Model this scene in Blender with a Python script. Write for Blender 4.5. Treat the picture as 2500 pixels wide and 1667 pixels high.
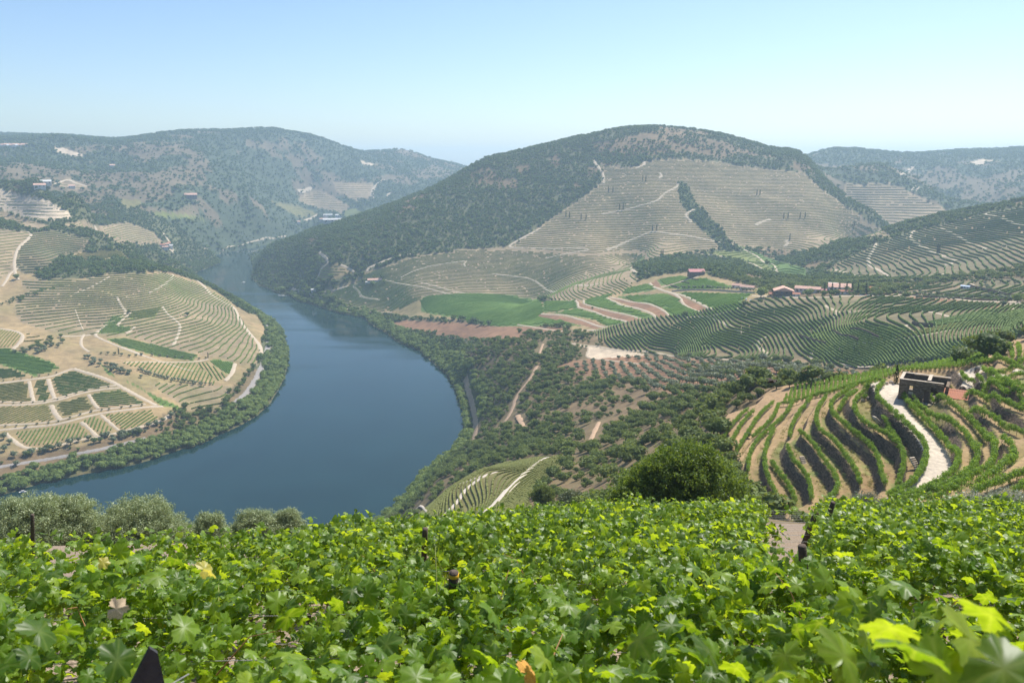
import bpy, bmesh, math, random
import numpy as np
from mathutils import Vector, Matrix
for o in list(bpy.data.objects): bpy.data.objects.remove(o)
random.seed(4)
SC = bpy.context.scene; COL = SC.collection
# ------------------------------------------------------------------ camera, sky, sun, exposure
cam = bpy.data.cameras.new('camera'); camo = bpy.data.objects.new('camera', cam); COL.objects.link(camo)
camo.location = (0, 0, 300); camo.rotation_euler = (math.radians(90-12.6), 0, 0)
cam.sensor_width = 36; cam.lens = 36*1944/2500; cam.clip_start = .1; cam.clip_end = 40000
cam.dof.use_dof = True; cam.dof.focus_distance = 26; cam.dof.aperture_fstop = cam.lens/6.5
SC.camera = camo
SUN_EL, SUN_AZ = math.radians(54), math.radians(38)      # azimuth measured from +Y (ahead) towards +X
w = bpy.data.worlds.new('World'); SC.world = w; w.use_nodes = True
nt = w.node_tree; bg = nt.nodes['Background']; sky = nt.nodes.new('ShaderNodeTexSky')
sky.sky_type = 'NISHITA'; sky.sun_disc = False; sky.sun_elevation = SUN_EL; sky.sun_rotation = SUN_AZ
sky.altitude = 300; sky.air_density = 1.0; sky.dust_density = 1.0; sky.ozone_density = 3.6
hs = nt.nodes.new('ShaderNodeHueSaturation'); hs.inputs['Saturation'].default_value = 1.08; hs.inputs['Hue'].default_value = .503; nt.links.new(sky.outputs[0], hs.inputs['Color']); nt.links.new(hs.outputs[0], bg.inputs[0]); bg.inputs[1].default_value = .114
sl = bpy.data.lights.new('sun', 'SUN'); sl.energy = 5.0; sl.angle = math.radians(.5); sl.color = (1, .955, .88)
so = bpy.data.objects.new('sun', sl); COL.objects.link(so)
sd_ = Vector((math.cos(SUN_EL)*math.sin(SUN_AZ), math.cos(SUN_EL)*math.cos(SUN_AZ), math.sin(SUN_EL)))
so.rotation_euler = sd_.to_track_quat('Z', 'Y').to_euler(); so.location = (300, 300, 900)
vs = SC.view_settings; vs.view_transform = 'Standard'; vs.look = 'None'; vs.gamma = 1; vs.use_curve_mapping = False; vs.exposure = 0.5
SC.cycles.volume_bounces = 1; SC.cycles.max_bounces = 8; SC.cycles.transparent_max_bounces = 8
HAZE = 1.2e-4
# ---------------------------------------------------------------- camera geometry used to place the traced landmarks
CAMZ = 300.0; PITCH = math.radians(12.6); FPX = 1944.0
cP, sP = math.cos(PITCH), math.sin(PITCH)
rng = np.random.RandomState(7)
def ray(u, v):
    a = (np.asarray(u, float)-1250)/FPX; b = (833.5-np.asarray(v, float))/FPX
    return a, cP+b*sP, -sP+b*cP
def at_z(u, v, z):                      # the point of height z seen at (u, v)
    x, y, k = ray(u, v); t = (z-CAMZ)/k
    return x*t, y*t, z+0*t
def at_d(u, v, D):                      # the point at ground distance D seen at (u, v)
    x, y, k = ray(u, v); t = D/np.hypot(x, y)
    return x*t, y*t, CAMZ+k*t
def proj(x, y, z):
    dz = z-CAMZ; f = y*cP-dz*sP; up = y*sP+dz*cP
    f = np.where(f < 1e-3, 1e-3, f)
    return 1250+FPX*x/f, 833.5-FPX*up/f
def vnoise(x, y, seed=0):               # smooth value noise in -1..1
    xi = np.floor(x).astype(np.int64); yi = np.floor(y).astype(np.int64); fx = x-xi; fy = y-yi
    fx = fx*fx*(3-2*fx); fy = fy*fy*(3-2*fy)
    def h(a, b):
        n = (a*374761393+b*668265263+seed*1442695041) & 0x7fffffff
        n = ((n ^ (n >> 13))*1274126177) & 0x7fffffff
        return ((n ^ (n >> 16)) & 0xffff)/32767.5-1
    return (h(xi, yi)*(1-fx)+h(xi+1, yi)*fx)*(1-fy)+(h(xi, yi+1)*(1-fx)+h(xi+1, yi+1)*fx)*fy
def fbm(x, y, oct=4, seed=0):
    s = 0; a = 1.0
    for i in range(oct):
        s = s+a*vnoise(x*2**i+17.3*i, y*2**i-9.1*i, seed+i); a *= .5
    return s/1.8
def inpoly(px, py, poly):
    px = np.asarray(px, float); py = np.asarray(py, float)
    ins = np.zeros(px.shape, bool); n = len(poly); j = n-1
    for i in range(n):
        xi, yi = poly[i][0], poly[i][1]; xj, yj = poly[j][0], poly[j][1]
        if yi != yj:
            ins ^= ((yi > py) != (yj > py)) & (px < (xj-xi)*(py-yi)/(yj-yi)+xi)
        j = i
    return ins
def seg_dist(px, py, pl):
    d = np.full(np.shape(px), 1e9)
    for (ax, ay), (bx, by) in zip(pl[:-1], pl[1:]):
        vx, vy = bx-ax, by-ay; L = vx*vx+vy*vy+1e-9
        t = np.clip(((px-ax)*vx+(py-ay)*vy)/L, 0, 1)
        d = np.minimum(d, np.hypot(px-ax-t*vx, py-ay-t*vy))
    return d
class RBF:
    def __init__(s, P, val, c, lam=0):
        s.P = P; s.c = c; n = len(P)
        A = np.sqrt(((P[:, None]-P[None])**2).sum(-1)+c*c)
        M = np.zeros((n+3, n+3)); M[:n, :n] = A-lam*np.eye(n); M[:n, n] = 1; M[:n, n+1:] = P; M[n, :n] = 1; M[n+1:, :n] = P.T
        s.w = np.linalg.solve(M, np.concatenate([val, [0, 0, 0]]))
    def __call__(s, X, Y):
        sh = X.shape; X = X.ravel().astype(np.float32); Y = Y.ravel().astype(np.float32); out = np.empty(len(X)); n = len(s.P)
        w = s.w.astype(np.float32); P = s.P.astype(np.float32)
        for i in range(0, len(X), 20000):
            x = X[i:i+20000]; y = Y[i:i+20000]
            K = (x[:, None]-P[None, :, 0])**2; K += (y[:, None]-P[None, :, 1])**2; K += np.float32(s.c*s.c); np.sqrt(K, out=K)
            out[i:i+20000] = K@w[:n]+w[n]+w[n+1]*x+w[n+2]*y
        return out.reshape(sh)
# ---------------------------------------------------------------- river banks (water level 0)
BANK_IN = [(-500,1330),(-250,1270),(-100,1235),(0,1211),(102,1179),(204,1158),(347,1130),(428,1101),(490,1085),(530,1064),(584,1040),(628,1015),(660,985),(677,956),(694,925),(702,895),(704,860),(694,820),(673,787),(637,766),(592,738),(530,705),(486,681),(470,672),(482,665),(506,656),(539,643),(536,633),(521,621),(565,615),(625,603),(699,586),(760,573)]
BANK_OUT = [(728,590),(690,600),(640,612),(607,624),(619,651),(613,678),(634,699),(651,702),(682,718),(709,721),(726,735),(760,743),(795,755),(838,767),(889,775),(903,791),(940,812),(972,836),(1025,856),(1054,885),(1095,917),(1111,950),(1127,991),(1136,1032),(1131,1064),(1103,1101),(1046,1146),(1005,1191),(972,1232),(932,1264),(880,1300)]
_bi = [at_z(u, v, 0)[:2] for u, v in BANK_IN]; _bo = [at_z(u, v, 0)[:2] for u, v in BANK_OUT]
RIVER = _bi+[(-500.0, 3650.0), (0., 3500.), (0., 3250.), (-450., 3150.)]+_bo+[(-170, 500), (-330, 430), (-520, 380), (-900, 330), (-1500, 300), (-1500, 700)]
RIVER = [(float(a), float(b)) for a, b in RIVER]
# ---------------------------------------------------------------- landmarks: (u, v, 'z' height) or (u, v, 'd' distance)
Z = """0 1138 10,220 1101 12,355 1069 12,571 987 14,633 909 14,657 820 14,645 787 14,-200 1150 10
0 1040 20,200 1050 20,0 1000 26,150 940 34,0 930 38,350 1000 24,430 960 22,300 900 42,150 880 46,0 860 54,100 840 56,250 830 52,420 870 36,540 900 26,560 830 32,620 850 22,628 800 22,-200 1000 26,-200 860 60
0 800 64,200 790 60,400 800 50,500 790 46,590 800 32,300 740 74,450 720 66,540 716 50,574 750 36,380 668 102,450 678 80,250 680 102,100 690 96,0 700 92,-200 720 100,500 695 48
200 640 106,350 640 86,100 640 118,230 575 140,310 600 112,380 620 80,450 655 42,50 620 130,150 600 134,0 560 168,60 540 166,0 525 178,-200 560 180,-200 620 150
0 462 236,70 480 214,130 503 194,180 520 178,-200 440 260,310 543 134,250 560 128,400 580 88,413 610 50,530 636 4,470 640 12
950 760 10,1000 760 18,1000 730 34,1100 790 30,1200 800 42,1200 760 48,1100 740 42,1300 790 60,1300 740 66,1400 760 80,1400 700 90,1500 740 95,1500 690 106,1600 730 114,1650 690 126,1700 670 140,1600 660 126,1800 690 142,1850 712 145,2000 710 150,2100 718 155
1900 680 100,1900 640 96,1700 630 110,1550 640 96,1780 600 125,1800 640 105,1420 800 82,930 690 50,850 740 12,880 700 40,800 730 14
1050 850 6,1500 865 95,760 735 5,1000 1236 8,990 800 8,1080 900 8"""
Dd = """430 560 2735,300 470 3000,460 488 3000,250 430 3300,500 420 3400,650 500 3500,650 545 3250,550 500 3200,500 580 2850,750 480 4000,600 592 2900,700 571 3350,700 540 3500,850 480 3900,900 430 4200,800 530 3700
160 342 4000,270 352 4300,430 335 4100,550 338 4200,680 338 4300,780 350 4500,850 368 4700,880 377 4900,990 372 5000,1050 393 5200,1110 406 5500,0 350 6500,100 347 6500,-300 345 6000,0 400 3600,0 430 3000,100 400 3500,1200 404 7000
700 690 2000,800 640 1850,750 600 2100,701 594 2500,773 566 2450,808 554 2450,900 523 2450,972 497 2450,1046 468 2450,1121 432 2430,1195 399 2400,1300 374 2400,1400 353 2400,1456 341 2400,1490 329 2400,1600 321 2400,1700 331 2450,1770 350 2450,1850 371 2500,1900 379 2600,1960 388 2700,655 604 2500,640 625 2350
900 620 1850,900 560 2050,1000 620 1830,1000 520 2080,1100 700 1620,1100 620 1800,1100 520 2050,1200 720 1540,1200 460 2200,1200 580 1880
1300 740 1500,1300 650 1680,1300 560 1900,1300 460 2150,1600 610 1680,1600 500 1950,1600 400 2200,1450 400 2250,1450 500 1980,1450 600 1740,1450 680 1520
1900 560 1950,2000 500 2150,1900 450 2250,1800 470 2150,1850 400 2400,1750 400 2300,1650 450 2100,1700 550 1870,1950 400 2450,2050 470 2350,2120 530 2200,2000 600 1850,2170 570 2050
2100 480 2800,2100 420 3000,2250 540 2600,2200 440 3000,2150 405 3200,2250 455 3050,2340 520 2750,2400 510 3000,2450 480 3300,2450 420 3800,2300 420 3900,2500 368 5000,2400 376 5200,2300 379 5200,2200 391 5000,2100 374 4300,2030 369 4300,1960 386 4600,2800 350 5000,3100 340 5000
1880 660 1500,2000 620 1650,2100 590 1750,2200 560 1750,2300 535 1750,2400 518 1750,2500 500 1750,2650 470 1750,3000 420 1800,2100 650 1450,2250 620 1450,2400 600 1450,2500 580 1450,2200 680 1250,2350 670 1180,2500 640 1200,2350 700 1050,2500 700 1000,2800 640 1100
1600 772 990,1700 762 965,1800 742 950,1600 830 880,1500 800 980,1750 820 830,1650 868 830,1800 868 760,1900 800 830,1900 860 735,2000 760 870,2000 820 760,2000 885 690,2100 895 662,2100 840 695,2100 790 735,2200 760 800,2200 820 690,2200 880 630,2300 740 850,2300 800 690,2300 868 600,2400 740 820,2400 800 640,2400 853 570,2450 760 720,2450 838 540,2500 740 760,2800 740 720
2700 815 480,1430 830 960,1380 850 930,1250 850 1000,1150 870 1080
1300 920 830,1200 960 880,1160 1060 800,1250 1060 650,1400 960 700,1400 1060 520,1550 1000 520,1500 1100 380,1600 1060 360,1650 960 520,1800 960 430,1900 905 520,1750 900 650,1650 890 720,2000 915 620
1300 1120 480,1200 1110 620,1060 1180 620,1380 1113 420,1350 1160 370,1450 1180 300,1500 1240 200,1350 1230 290,1150 1250 360,1050 1258 380,1180 1148 410,1090 1200 400,1690 1090 260,1700 1020 300,1850 935 300,1600 1230 120"""
HID = [(300,2200,50),(450,2300,5),(200,2350,90),(100,2500,150),(0,2700,170),(-200,2700,150),(380,2050,60),
 (900,3200,60),(1000,3300,80),(1100,3300,90),(1300,3300,200),(1600,3300,240),(1800,3300,230),(1950,3400,200),(760,2850,20),(850,2900,30),
 (2050,2700,150),(2180,2450,90),(2100,2080,70),(2300,2200,80),(2500,2300,90),(2240,3500,150),(2340,3200,110),
 (-300,480,0),(0,480,0),(300,480,0),(600,480,0),(780,480,6),(850,470,20),(-300,330,100),(0,330,100),(400,330,100),(700,330,100),(-300,200,180),(0,200,180),(400,200,182),(800,200,188),(900,330,115),
 (1100,250,170),(1200,200,200),(1400,150,228),(-300,110,234),(0,110,234),(400,110,236),(800,110,240),(1150,120,234),
 (-600,60,271),(0,60,271),(500,60,271),(1000,60,271),(1500,60,271),(2000,60,271),(2500,60,271),(3000,60,271),(-600,30,283.5),(700,30,283.5),(1600,30,283.5),(2400,30,283.5),(3000,30,283.5),
 (2000,340,190),(2200,330,195),(2400,320,200),(2600,320,205),(1880,330,190),(2150,430,155),(2350,430,155),(2150,540,125),(2350,500,135),
 (0,8000,150),(800,8000,150),(1250,8000,120),(1800,8000,150),(2500,8000,150),(1250,11000,100),(0,11000,100),(2500,11000,100),(-400,11000,100),(3000,11000,100),(1200,6200,100),(600,6200,250),(2200,6500,150),(-300,3500,250),(3100,3000,200)]
# contour lines of the near terraces, traced level by level: (height, [(x, y) in an 800 px wide detail])
TL = [(224,"365 495,290 560,220 650,180 715"),(225.5,"410 505,330 580,250 720"),(227,"550 440,440 540,380 640,320 740,280 800"),
(228.6,"590 450,560 540,480 620,400 690"),(230.2,"690 430,670 500,560 600,430 710,375 820,370 930"),
(232,"555 630,500 740,485 850,500 960,570 1110"),(233.2,"540 845,600 930,670 1020,710 1130"),
(234.2,"820 410,740 510,680 620,665 700"),(234.9,"650 755,700 870,790 960,820 1060,825 1140"),
(237.4,"735 640,830 730,890 830,970 930,1020 1020,1000 1100,920 1160"),
(239.6,"930 395,870 480,850 560,880 630,960 700,1030 770,1100 870,1160 960,1175 1030"),
(241.8,"1140 320,1020 390,960 450,965 510,1060 610,1160 690,1260 770,1310 860,1330 970,1355 1040"),
((246.5,243.4),"1360 270,1240 320,1170 370,1130 430,1140 510,1210 600,1320 680,1430 770,1480 850,1480 950,1440 1050"),
(248.0,"1340 300,1290 350,1295 400,1340 450,1450 540,1550 640,1620 720,1650 790,1640 880,1600 960,1540 1030,1440 1080,1380 1110"),
((248.8,250.8),"1480 380,1560 460,1680 560,1770 650,1850 760,1880 850,1860 920,1780 1000,1650 1060,1500 1110,1400 1140"),
((249.2,252.4),"1560 410,1700 500,1830 590,1930 660,1990 740,2015 830,2000 910,1900 1000,1780 1060,1600 1120,1450 1160"),
((249.6,254),"1670 360,1800 440,1950 530,2060 620,2130 720,2145 810,2100 890,2000 970,1900 1040,1760 1100"),
((255,257),"2195 685,2270 740,2280 800,2230 880,2130 960,2020 1030"),
((252,253.5),"1960 480,2100 540,2250 610,2352 655"),((259.5,259.5),"2352 940,2250 980,2100 1040,1980 1090"),
((251.0,255),"1850 345,2000 370,2150 410,2352 490"),((262,262),"2352 1030,2270 1080"),
((251.8,256.5),"2010 280,2150 320,2352 380"),((253.5,258),"2060 180,2200 240,2352 290")]
TERR = []
for z, s in TL:
    z0, z1 = z if isinstance(z, tuple) else (z, z)
    TERR.append(((z0, z1), [(1700+float(a.split()[0])*.34014, 840+float(a.split()[1])*.34014) for a in s.split(',')]))
def resample(pts, n=None, step=None):
    p = np.array(pts, float); d = np.r_[0, np.cumsum(np.hypot(*np.diff(p[:, :2], axis=0).T))]
    if n is None: n = max(2, int(d[-1]/step)+1)
    t = np.linspace(0, d[-1], n)
    return np.stack([np.interp(t, d, p[:, k]) for k in range(p.shape[1])], 1)
def smooth(pts, n):                      # rounded resampling of a traced line
    p = np.array(pts, float)
    for _ in range(2):
        q = [p[0]]
        for a, b in zip(p[:-1], p[1:]): q += [a*.75+b*.25, a*.25+b*.75]
        q.append(p[-1]); p = np.array(q)
    return resample(p, n)
P3 = []
for s in Z.replace('\n', ',').split(','):
    u, v, z = map(float, s.split()); P3.append(at_z(u, v, z))
for s in Dd.replace('\n', ',').split(','):
    u, v, d = map(float, s.split()); P3.append(at_d(u, v, d))
for u, d, z in HID:
    x, y, k = ray(u, 833.5); h = math.hypot(x, y); P3.append((d*x/h, d*y/h, z))
for q in (_bi, _bo):
    r = resample(q, step=90)
    P3 += [(a, b, 1.5) for a, b in r]
BAND = [(600,440,229),(700,300,229.5),(800,350,230),(1000,320,234),(1200,230,237),(1400,190,240),(1700,150,243),(1900,120,245),(2050,90,246.5),(2150,110,252)]
PLAZA = [(1400,300,247.6),(1380,360,247.6),(1500,380,248),(1750,330,248.8),(1880,290,249.6),(2000,210,251.6),(1930,205,251),(1850,200,250.3),(2200,60,254.5),(2330,60,257),(2340,150,256.5)]
SP = []
for z, l in TERR:
    for i, (u, v) in enumerate(smooth(l, 9)): SP.append(at_z(u, v, z[0]+(z[1]-z[0])*min(1, i/6)))
for l in (BAND, PLAZA):
    for a, b, z in l: SP.append(at_z(1700+a*.34014, 840+b*.34014, z))
SP += [at_z(u, v, z) for u, v, z in [(1740,1000,222.5),(1755,1035,222.5),(2500,1290,270),(2300,1300,268),(2100,1290,263),(1950,1290,250),(1850,1270,238),(2560,1080,256),(2600,940,258.5),(2560,880,257.5)]]
def near_pl(x, y): return 297.7-.45*y+.022*np.maximum(y, 0)*np.clip((x+9)/12, 0, 1.25)
SP3 = np.array(SP)
for p in SP3[::2]: P3.append(tuple(p))
P3 = np.array(P3, float)
_r = np.hypot(P3[:, 0], P3[:, 1]); _th = np.arctan2(P3[:, 0], P3[:, 1])
_pt = np.stack([_th, .5*np.log(_r)], 1)
_keep = []
for i in range(len(_pt)):                # drop near-duplicates
    if all(np.hypot(*(_pt[i]-_pt[j])) > .008 for j in _keep): _keep.append(i)
MAIN = RBF(_pt[_keep], ((P3[:, 2]-CAMZ)/_r)[_keep], .012, 0)
_k2 = []
for i in range(len(SP3)):
    if all(np.hypot(SP3[i, 0]-SP3[j, 0], SP3[i, 1]-SP3[j, 1]) > 1.2 for j in _k2): _k2.append(i)
SPUR = RBF(SP3[_k2][:, :2], SP3[_k2][:, 2], 2.0, 1.5)
SPUR_POLY = [(1745,1035),(1768,1000),(1840,975),(1880,935),(1925,925),(2060,915),(2200,890),(2330,866),(2440,820),(2600,800),(2620,1000),(2600,1260),(2350,1292),(2100,1282),(1950,1276),(1850,1262),(1800,1140)]
def river_sd(x, y):                      # signed distance, positive on land
    d = seg_dist(x, y, RIVER+[RIVER[0]])
    return np.where(inpoly(x, y, RIVER), -d, d)
def ss(a, b, x): t = np.clip((x-a)/(b-a), 0, 1); return t*t*(3-2*t)
def height(x, y, sd=None):
    r = np.hypot(x, y)+1e-6; th = np.arctan2(x, y)
    z = CAMZ+r*MAIN(np.clip(th, -1.3, 1.3), .5*np.log(np.maximum(r, 5)))
    w = ss(32, 58, r); z = np.where(r < 58, near_pl(x, y)*(1-w)+z*w, z)
    if sd is None: sd = river_sd(x, y)
    a = ss(700, 2600, r)
    ridg = 1-2*np.abs(fbm(x/520, y/520, 4, 5))
    z = z+a*ridg*16*ss(0, 300, sd)*(1-ss(9000, 10000, r))+ss(250, 900, r)*3.0*fbm(x/90, y/90, 3, 3)*ss(10, 90, sd)
    zl = np.maximum(z, 1.2)
    z = np.where(sd > 0, .3+(zl-.3)*ss(-4, 26, sd), -np.minimum(4, -sd*.4)-.2)
    return z
# ---------------------------------------------------------------- terrain grid (rings about the viewpoint hill, finer where near)
TH = np.concatenate([np.linspace(-1.45, -.63, 60)[:-1], np.linspace(-.63, .63, 820), np.linspace(.63, 1.45, 60)[1:]])
RR = np.exp(np.linspace(math.log(44), math.log(12000), 760))
THG, RG = np.meshgrid(TH, RR); XG = RG*np.sin(THG); YG = RG*np.cos(THG)
SDG = river_sd(XG, YG)
HG = height(XG, YG, SDG)
_lev = np.array([215, 219.5, 222.4, 224, 225.5, 227, 228.6, 230.2, 232.2, 234.9, 237.4, 239.6, 241.8, 244.6, 248, 250.6, 252.6, 254.6, 256.8, 259, 261.4, 263.8, 266.2, 268.6, 271, 275, 280])
def stairs(z):
    k = np.clip(np.searchsorted(_lev, z, side='right')-1, 0, len(_lev)-2)
    t = (z-_lev[k])/(_lev[k+1]-_lev[k])
    s = np.where(t < .70, t*.16, .112+(np.clip((t-.70)/.26, 0, 1))*.888)
    return _lev[k]+s*(_lev[k+1]-_lev[k])
SX = np.arange(15, 150.1, .5); SY = np.arange(60, 262.1, .5)
XS, YS = np.meshgrid(SX, SY)
_zs = SPUR(XS+1.2*fbm(XS/9, YS/9, 2, 11)*0, YS)
_u, _v = proj(XS, YS, _zs)
_poly_in = inpoly(_u, _v, SPUR_POLY)
_band_poly = [(1700+a*.34014, 840+b*.34014) for a, b in [(600, 445), (700, 432), (850, 398), (1100, 328), (1360, 265), (1440, 200), (1860, 190), (2060, 170), (2110, 90), (2050, 70), (1500, 180), (1200, 230), (700, 285)]]
_isband = inpoly(_u, _v, _band_poly) | (np.hypot(XS, YS) > 226)
_st = stairs(_zs)+.10*fbm(XS/3, YS/3, 3, 21)
def blur(a, n):
    for _ in range(n):
        a = (a+np.roll(a, 1, 0)+np.roll(a, -1, 0)+np.roll(a, 1, 1)+np.roll(a, -1, 1))/5
    return a
_bw = blur(_isband.astype(float), 4)
_low = blur(((_zs > 268)).astype(float), 6)
# the gravel road and the two gravelled yards stay level across their width
ROADS_SPUR = [([(1360, 300, 3.2), (1392, 375, 2.5), (1432, 440, 1.2), (1512, 545, 1.1), (1612, 640, 1.3), (1705, 770, 1.6), (1732, 880, 2.0), (1700, 970, 2.1), (1625, 1045, 2.0), (1525, 1092, 1.8), (1430, 1140, 1.4)], 247.9)]
_rd = []
for pl, z in ROADS_SPUR:
    for a, b, w in pl:
        x, y, _ = at_z(1700+a*.34014, 840+b*.34014, z); _rd.append((float(x), float(y), w))
ROAD_MAIN = resample(np.array(_rd), 60)
_d = np.full(XS.shape, 1e9)
for (ax, ay, w0), (bx, by, w1) in zip(_rd[:-1], _rd[1:]):
    vx, vy = bx-ax, by-ay; t = np.clip(((XS-ax)*vx+(YS-ay)*vy)/(vx*vx+vy*vy), 0, 1)
    _d = np.minimum(_d, np.hypot(XS-ax-t*vx, YS-ay-t*vy)-(w0*(1-t)+w1*t))
ROADMASK = _d
_rw = 1-ss(.2, 1.2, _d)
HS = _st*(1-_bw)+_zs*_bw
HS = HS*(1-_low)+_zs*_low
HS = HS*(1-_rw)+247.95*_rw
YARD = [at_z(1700+a*.34014, 840+b*.34014, 250.9)[:2] for a, b in [(1845, 205), (1930, 192), (2045, 200), (2060, 230), (2010, 280), (2352, 392), (2352, 412), (1985, 330), (1900, 330), (1880, 240)]]
PAD = [(84.5, 171.5), (94.5, 165.2), (99.5, 162), (103, 167), (101.5, 173.5), (91.5, 179.5)]
_pw = np.clip(1-seg_dist(XS, YS, PAD+[PAD[0]])/1.0, 0, 1); _pw[inpoly(XS, YS, PAD)] = 1
HS = HS*(1-_pw)+248.35*_pw
_inside = seg_dist(_u, _v, SPUR_POLY+[SPUR_POLY[0]])*np.where(_poly_in, 1, -1)
# sink the coarse sheet below the terraces, but never at their rim
_us, _vs = proj(XG, YG, HG); _ips = inpoly(_us, _vs, SPUR_POLY) & (RG < 262) & (RG > 60)
_ii = np.where(_ips)
_pi = SPUR(XG[_ii], YG[_ii]); _dd = seg_dist(_us[_ii], _vs[_ii], SPUR_POLY+[SPUR_POLY[0]])
HG[_ii] = HG[_ii]*(1-ss(0, 12, _dd))+(_pi-4.5)*ss(0, 12, _dd)
_cs = ss(0, 14, _inside)
def bil(xa, ya, G, x, y):
    i = np.clip(np.searchsorted(ya, y)-1, 0, len(ya)-2); j = np.clip(np.searchsorted(xa, x)-1, 0, len(xa)-2)
    fy = np.clip((y-ya[i])/(ya[i+1]-ya[i]), 0, 1); fx = np.clip((x-xa[j])/(xa[j+1]-xa[j]), 0, 1)
    return (G[i, j]*(1-fx)+G[i, j+1]*fx)*(1-fy)+(G[i+1, j]*(1-fx)+G[i+1, j+1]*fx)*fy
def coarse(x, y):
    x = np.asarray(x, float); y = np.asarray(y, float)
    return bil(TH, RR, HG, np.arctan2(x, y), np.hypot(x, y))
HS = HS*_cs+(coarse(XS, YS)+.02)*(1-_cs)
SPMASK = (_inside > 0) & (np.hypot(XS, YS) > 62)
def ground(x, y):
    x = np.asarray(x, float); y = np.asarray(y, float); r = np.hypot(x, y)
    z = coarse(x, y)
    z = np.where(r < 46, near_pl(x, y), z)
    m = (x > 15) & (x < 150) & (y > 60) & (y < 262)
    if m.any():
        mm = bil(SX, SY, SPMASK.astype(float), x, y) > .5
        z = np.where(m & mm, bil(SX, SY, HS, x, y), z)
    return z
def hit(u, v, rmin=70, rmax=9000):          # first ground point met by the sight line through (u, v)
    a, b, k = ray(u, v); h = math.hypot(a, b); th = math.atan2(a, b)
    r = np.exp(np.linspace(math.log(rmin), math.log(rmax), 1500))
    x = r*math.sin(th); y = r*math.cos(th); z = ground(x, y); zr = CAMZ+k/h*r
    s = np.where(z > zr)[0]
    i = s[0] if len(s) else len(r)-1
    if i > 0 and len(s):
        d0 = zr[i-1]-z[i-1]; d1 = z[i]-zr[i]; f = d0/(d0+d1+1e-9); rr = r[i-1]+(r[i]-r[i-1])*f
    else: rr = r[i]
    return rr*math.sin(th), rr*math.cos(th)
# ---------------------------------------------------------------- land cover
UG, VG = proj(XG, YG, HG)
SOIL, TERR_S, GREEN, FOREST, SCRUB, BANK, PALE, RED, DKSOIL, GRASS, YGREEN, FARF, FARS = range(13)
COLS = {SOIL: (.325, .235, .12), TERR_S: (.275, .21, .125), GREEN: (.09, .15, .03), FOREST: (.14, .115, .058), SCRUB: (.17, .12, .065), BANK: (.10, .10, .045), PALE: (.52, .42, .30),
        RED: (.24, .135, .075), DKSOIL: (.165, .140, .075), GRASS: (.17, .155, .06), YGREEN: (.15, .17, .045), FARF: (.060, .078, .040), FARS: (.145, .115, .07)}
CLS = np.full(XG.shape, FOREST)
_n1 = fbm(XG/260, YG/260, 4, 31); _n2 = fbm(XG/90, YG/90, 3, 41)
_far = RG > 2750
CLS[_far] = np.where(_n1+.4*_n2 > .18, FARS, FARF)[_far]
CLS[(RG < 2750) & (_n2 > .38)] = SCRUB
CLS[(SDG > 0) & (SDG < 22) & (RG < 2750)] = BANK
def P_(s, sx=1, sy=1, ox=0, oy=0):
    return [(ox+float(a.split()[0])*sx, oy+float(a.split()[1])*sy) for a in s.split(',')]
A_ = dict(sx=.2976, sy=.2976, ox=0, oy=300); B_ = dict(sx=.2976, sy=.2976, ox=600, oy=300); C_ = dict(sx=.2976, sy=.2976, ox=1200, oy=300)
D_ = dict(sx=.2976, sy=.2976, ox=1800, oy=330); E_ = dict(sx=.4082, sy=.4082, ox=0, oy=640); F_ = dict(sx=.4082, sy=.4082, ox=850, oy=640)
G_ = dict(sx=.17219, sy=.17219, ox=0, oy=660); H_ = dict(sx=.17219, sy=.17219, ox=300, oy=660); I_ = dict(sx=.19133, sy=.19133, ox=0, oy=900)
J_ = dict(sx=.23384, sy=.23384, ox=1350, oy=640); K_ = dict(sx=.23384, sy=.23384, ox=1950, oy=650); L_ = dict(sx=.17007, sy=.17007, ox=600, oy=580)
M_ = dict(sx=.34014, sy=.34014, ox=1700, oy=840)
FIELDS = []   # (label, ground class, plan mask range, outline, rows, colour of the vines)
def F(label, cls, d0, d1, poly, rows=None, tone='mid', wall=False): FIELDS.append((label, cls, d0, d1, poly, rows, tone, wall))
F(None, SOIL, 650, 1750, P_("-300 1140,0 1112,215 1085,330 1040,420 1003,560 955,622 885,650 800,640 772,608 765,574 745,530 712,486 688,430 670,380 662,240 676,100 690,60 640,0 560,-300 520"))
F(None, SCRUB, 650, 1600, P_("-300 1190,0 1160,215 1110,360 1070,440 1050,420 1010,330 1045,215 1090,0 1118,-300 1150"))
F('contour rows over the round vineyard dome above the river bend', TERR_S, 950, 1750, P_("30 760,45 720,100 702,170 690,260 668,400 665,480 690,560 735,600 790,635 855,630 892,590 888,520 872,470 862,400 850,330 825,225 818,150 815,90 800,50 785"), ('c', 2.1), 'mid')
F('contour rows in the lower dome field beside the railway', TERR_S, 750, 1500, P_("870 710,1390 745,1320 870,1130 885,940 760", **E_), ('c', 2.0), 'mid')
F('green strip of vines below the olive bank', GREEN, 750, 1500, P_("600 600,700 690,1130 890,960 860,830 740,640 670", **E_), ('c', 1.6), 'mid')
F('pale vine block beside the dry track', SOIL, 700, 1500, P_("-300 225,360 165,410 400,330 430,-300 420", **I_), ('s', 60, 410, 300, 185, 5.0), 'yel')
F('short upright vine rows between two dry tracks', SOIL, 700, 1500, P_("415 160,600 130,665 395,470 425", **I_), ('s', 430, 200, 470, 420, 5.0), 'mid')
F('dense vine block on the far corner of the dry field', SOIL, 700, 1500, P_("645 120,940 15,1430 190,1400 220,750 360", **I_), ('s', 760, 340, 1150, 130, 5.0), 'mid')
F('vine block in the second tier at the field edge', SOIL, 700, 1500, P_("-300 500,0 480,635 465,690 660,0 715,-300 725", **I_), ('s', 130, 700, 330, 480, 5.0), 'yel')
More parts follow.
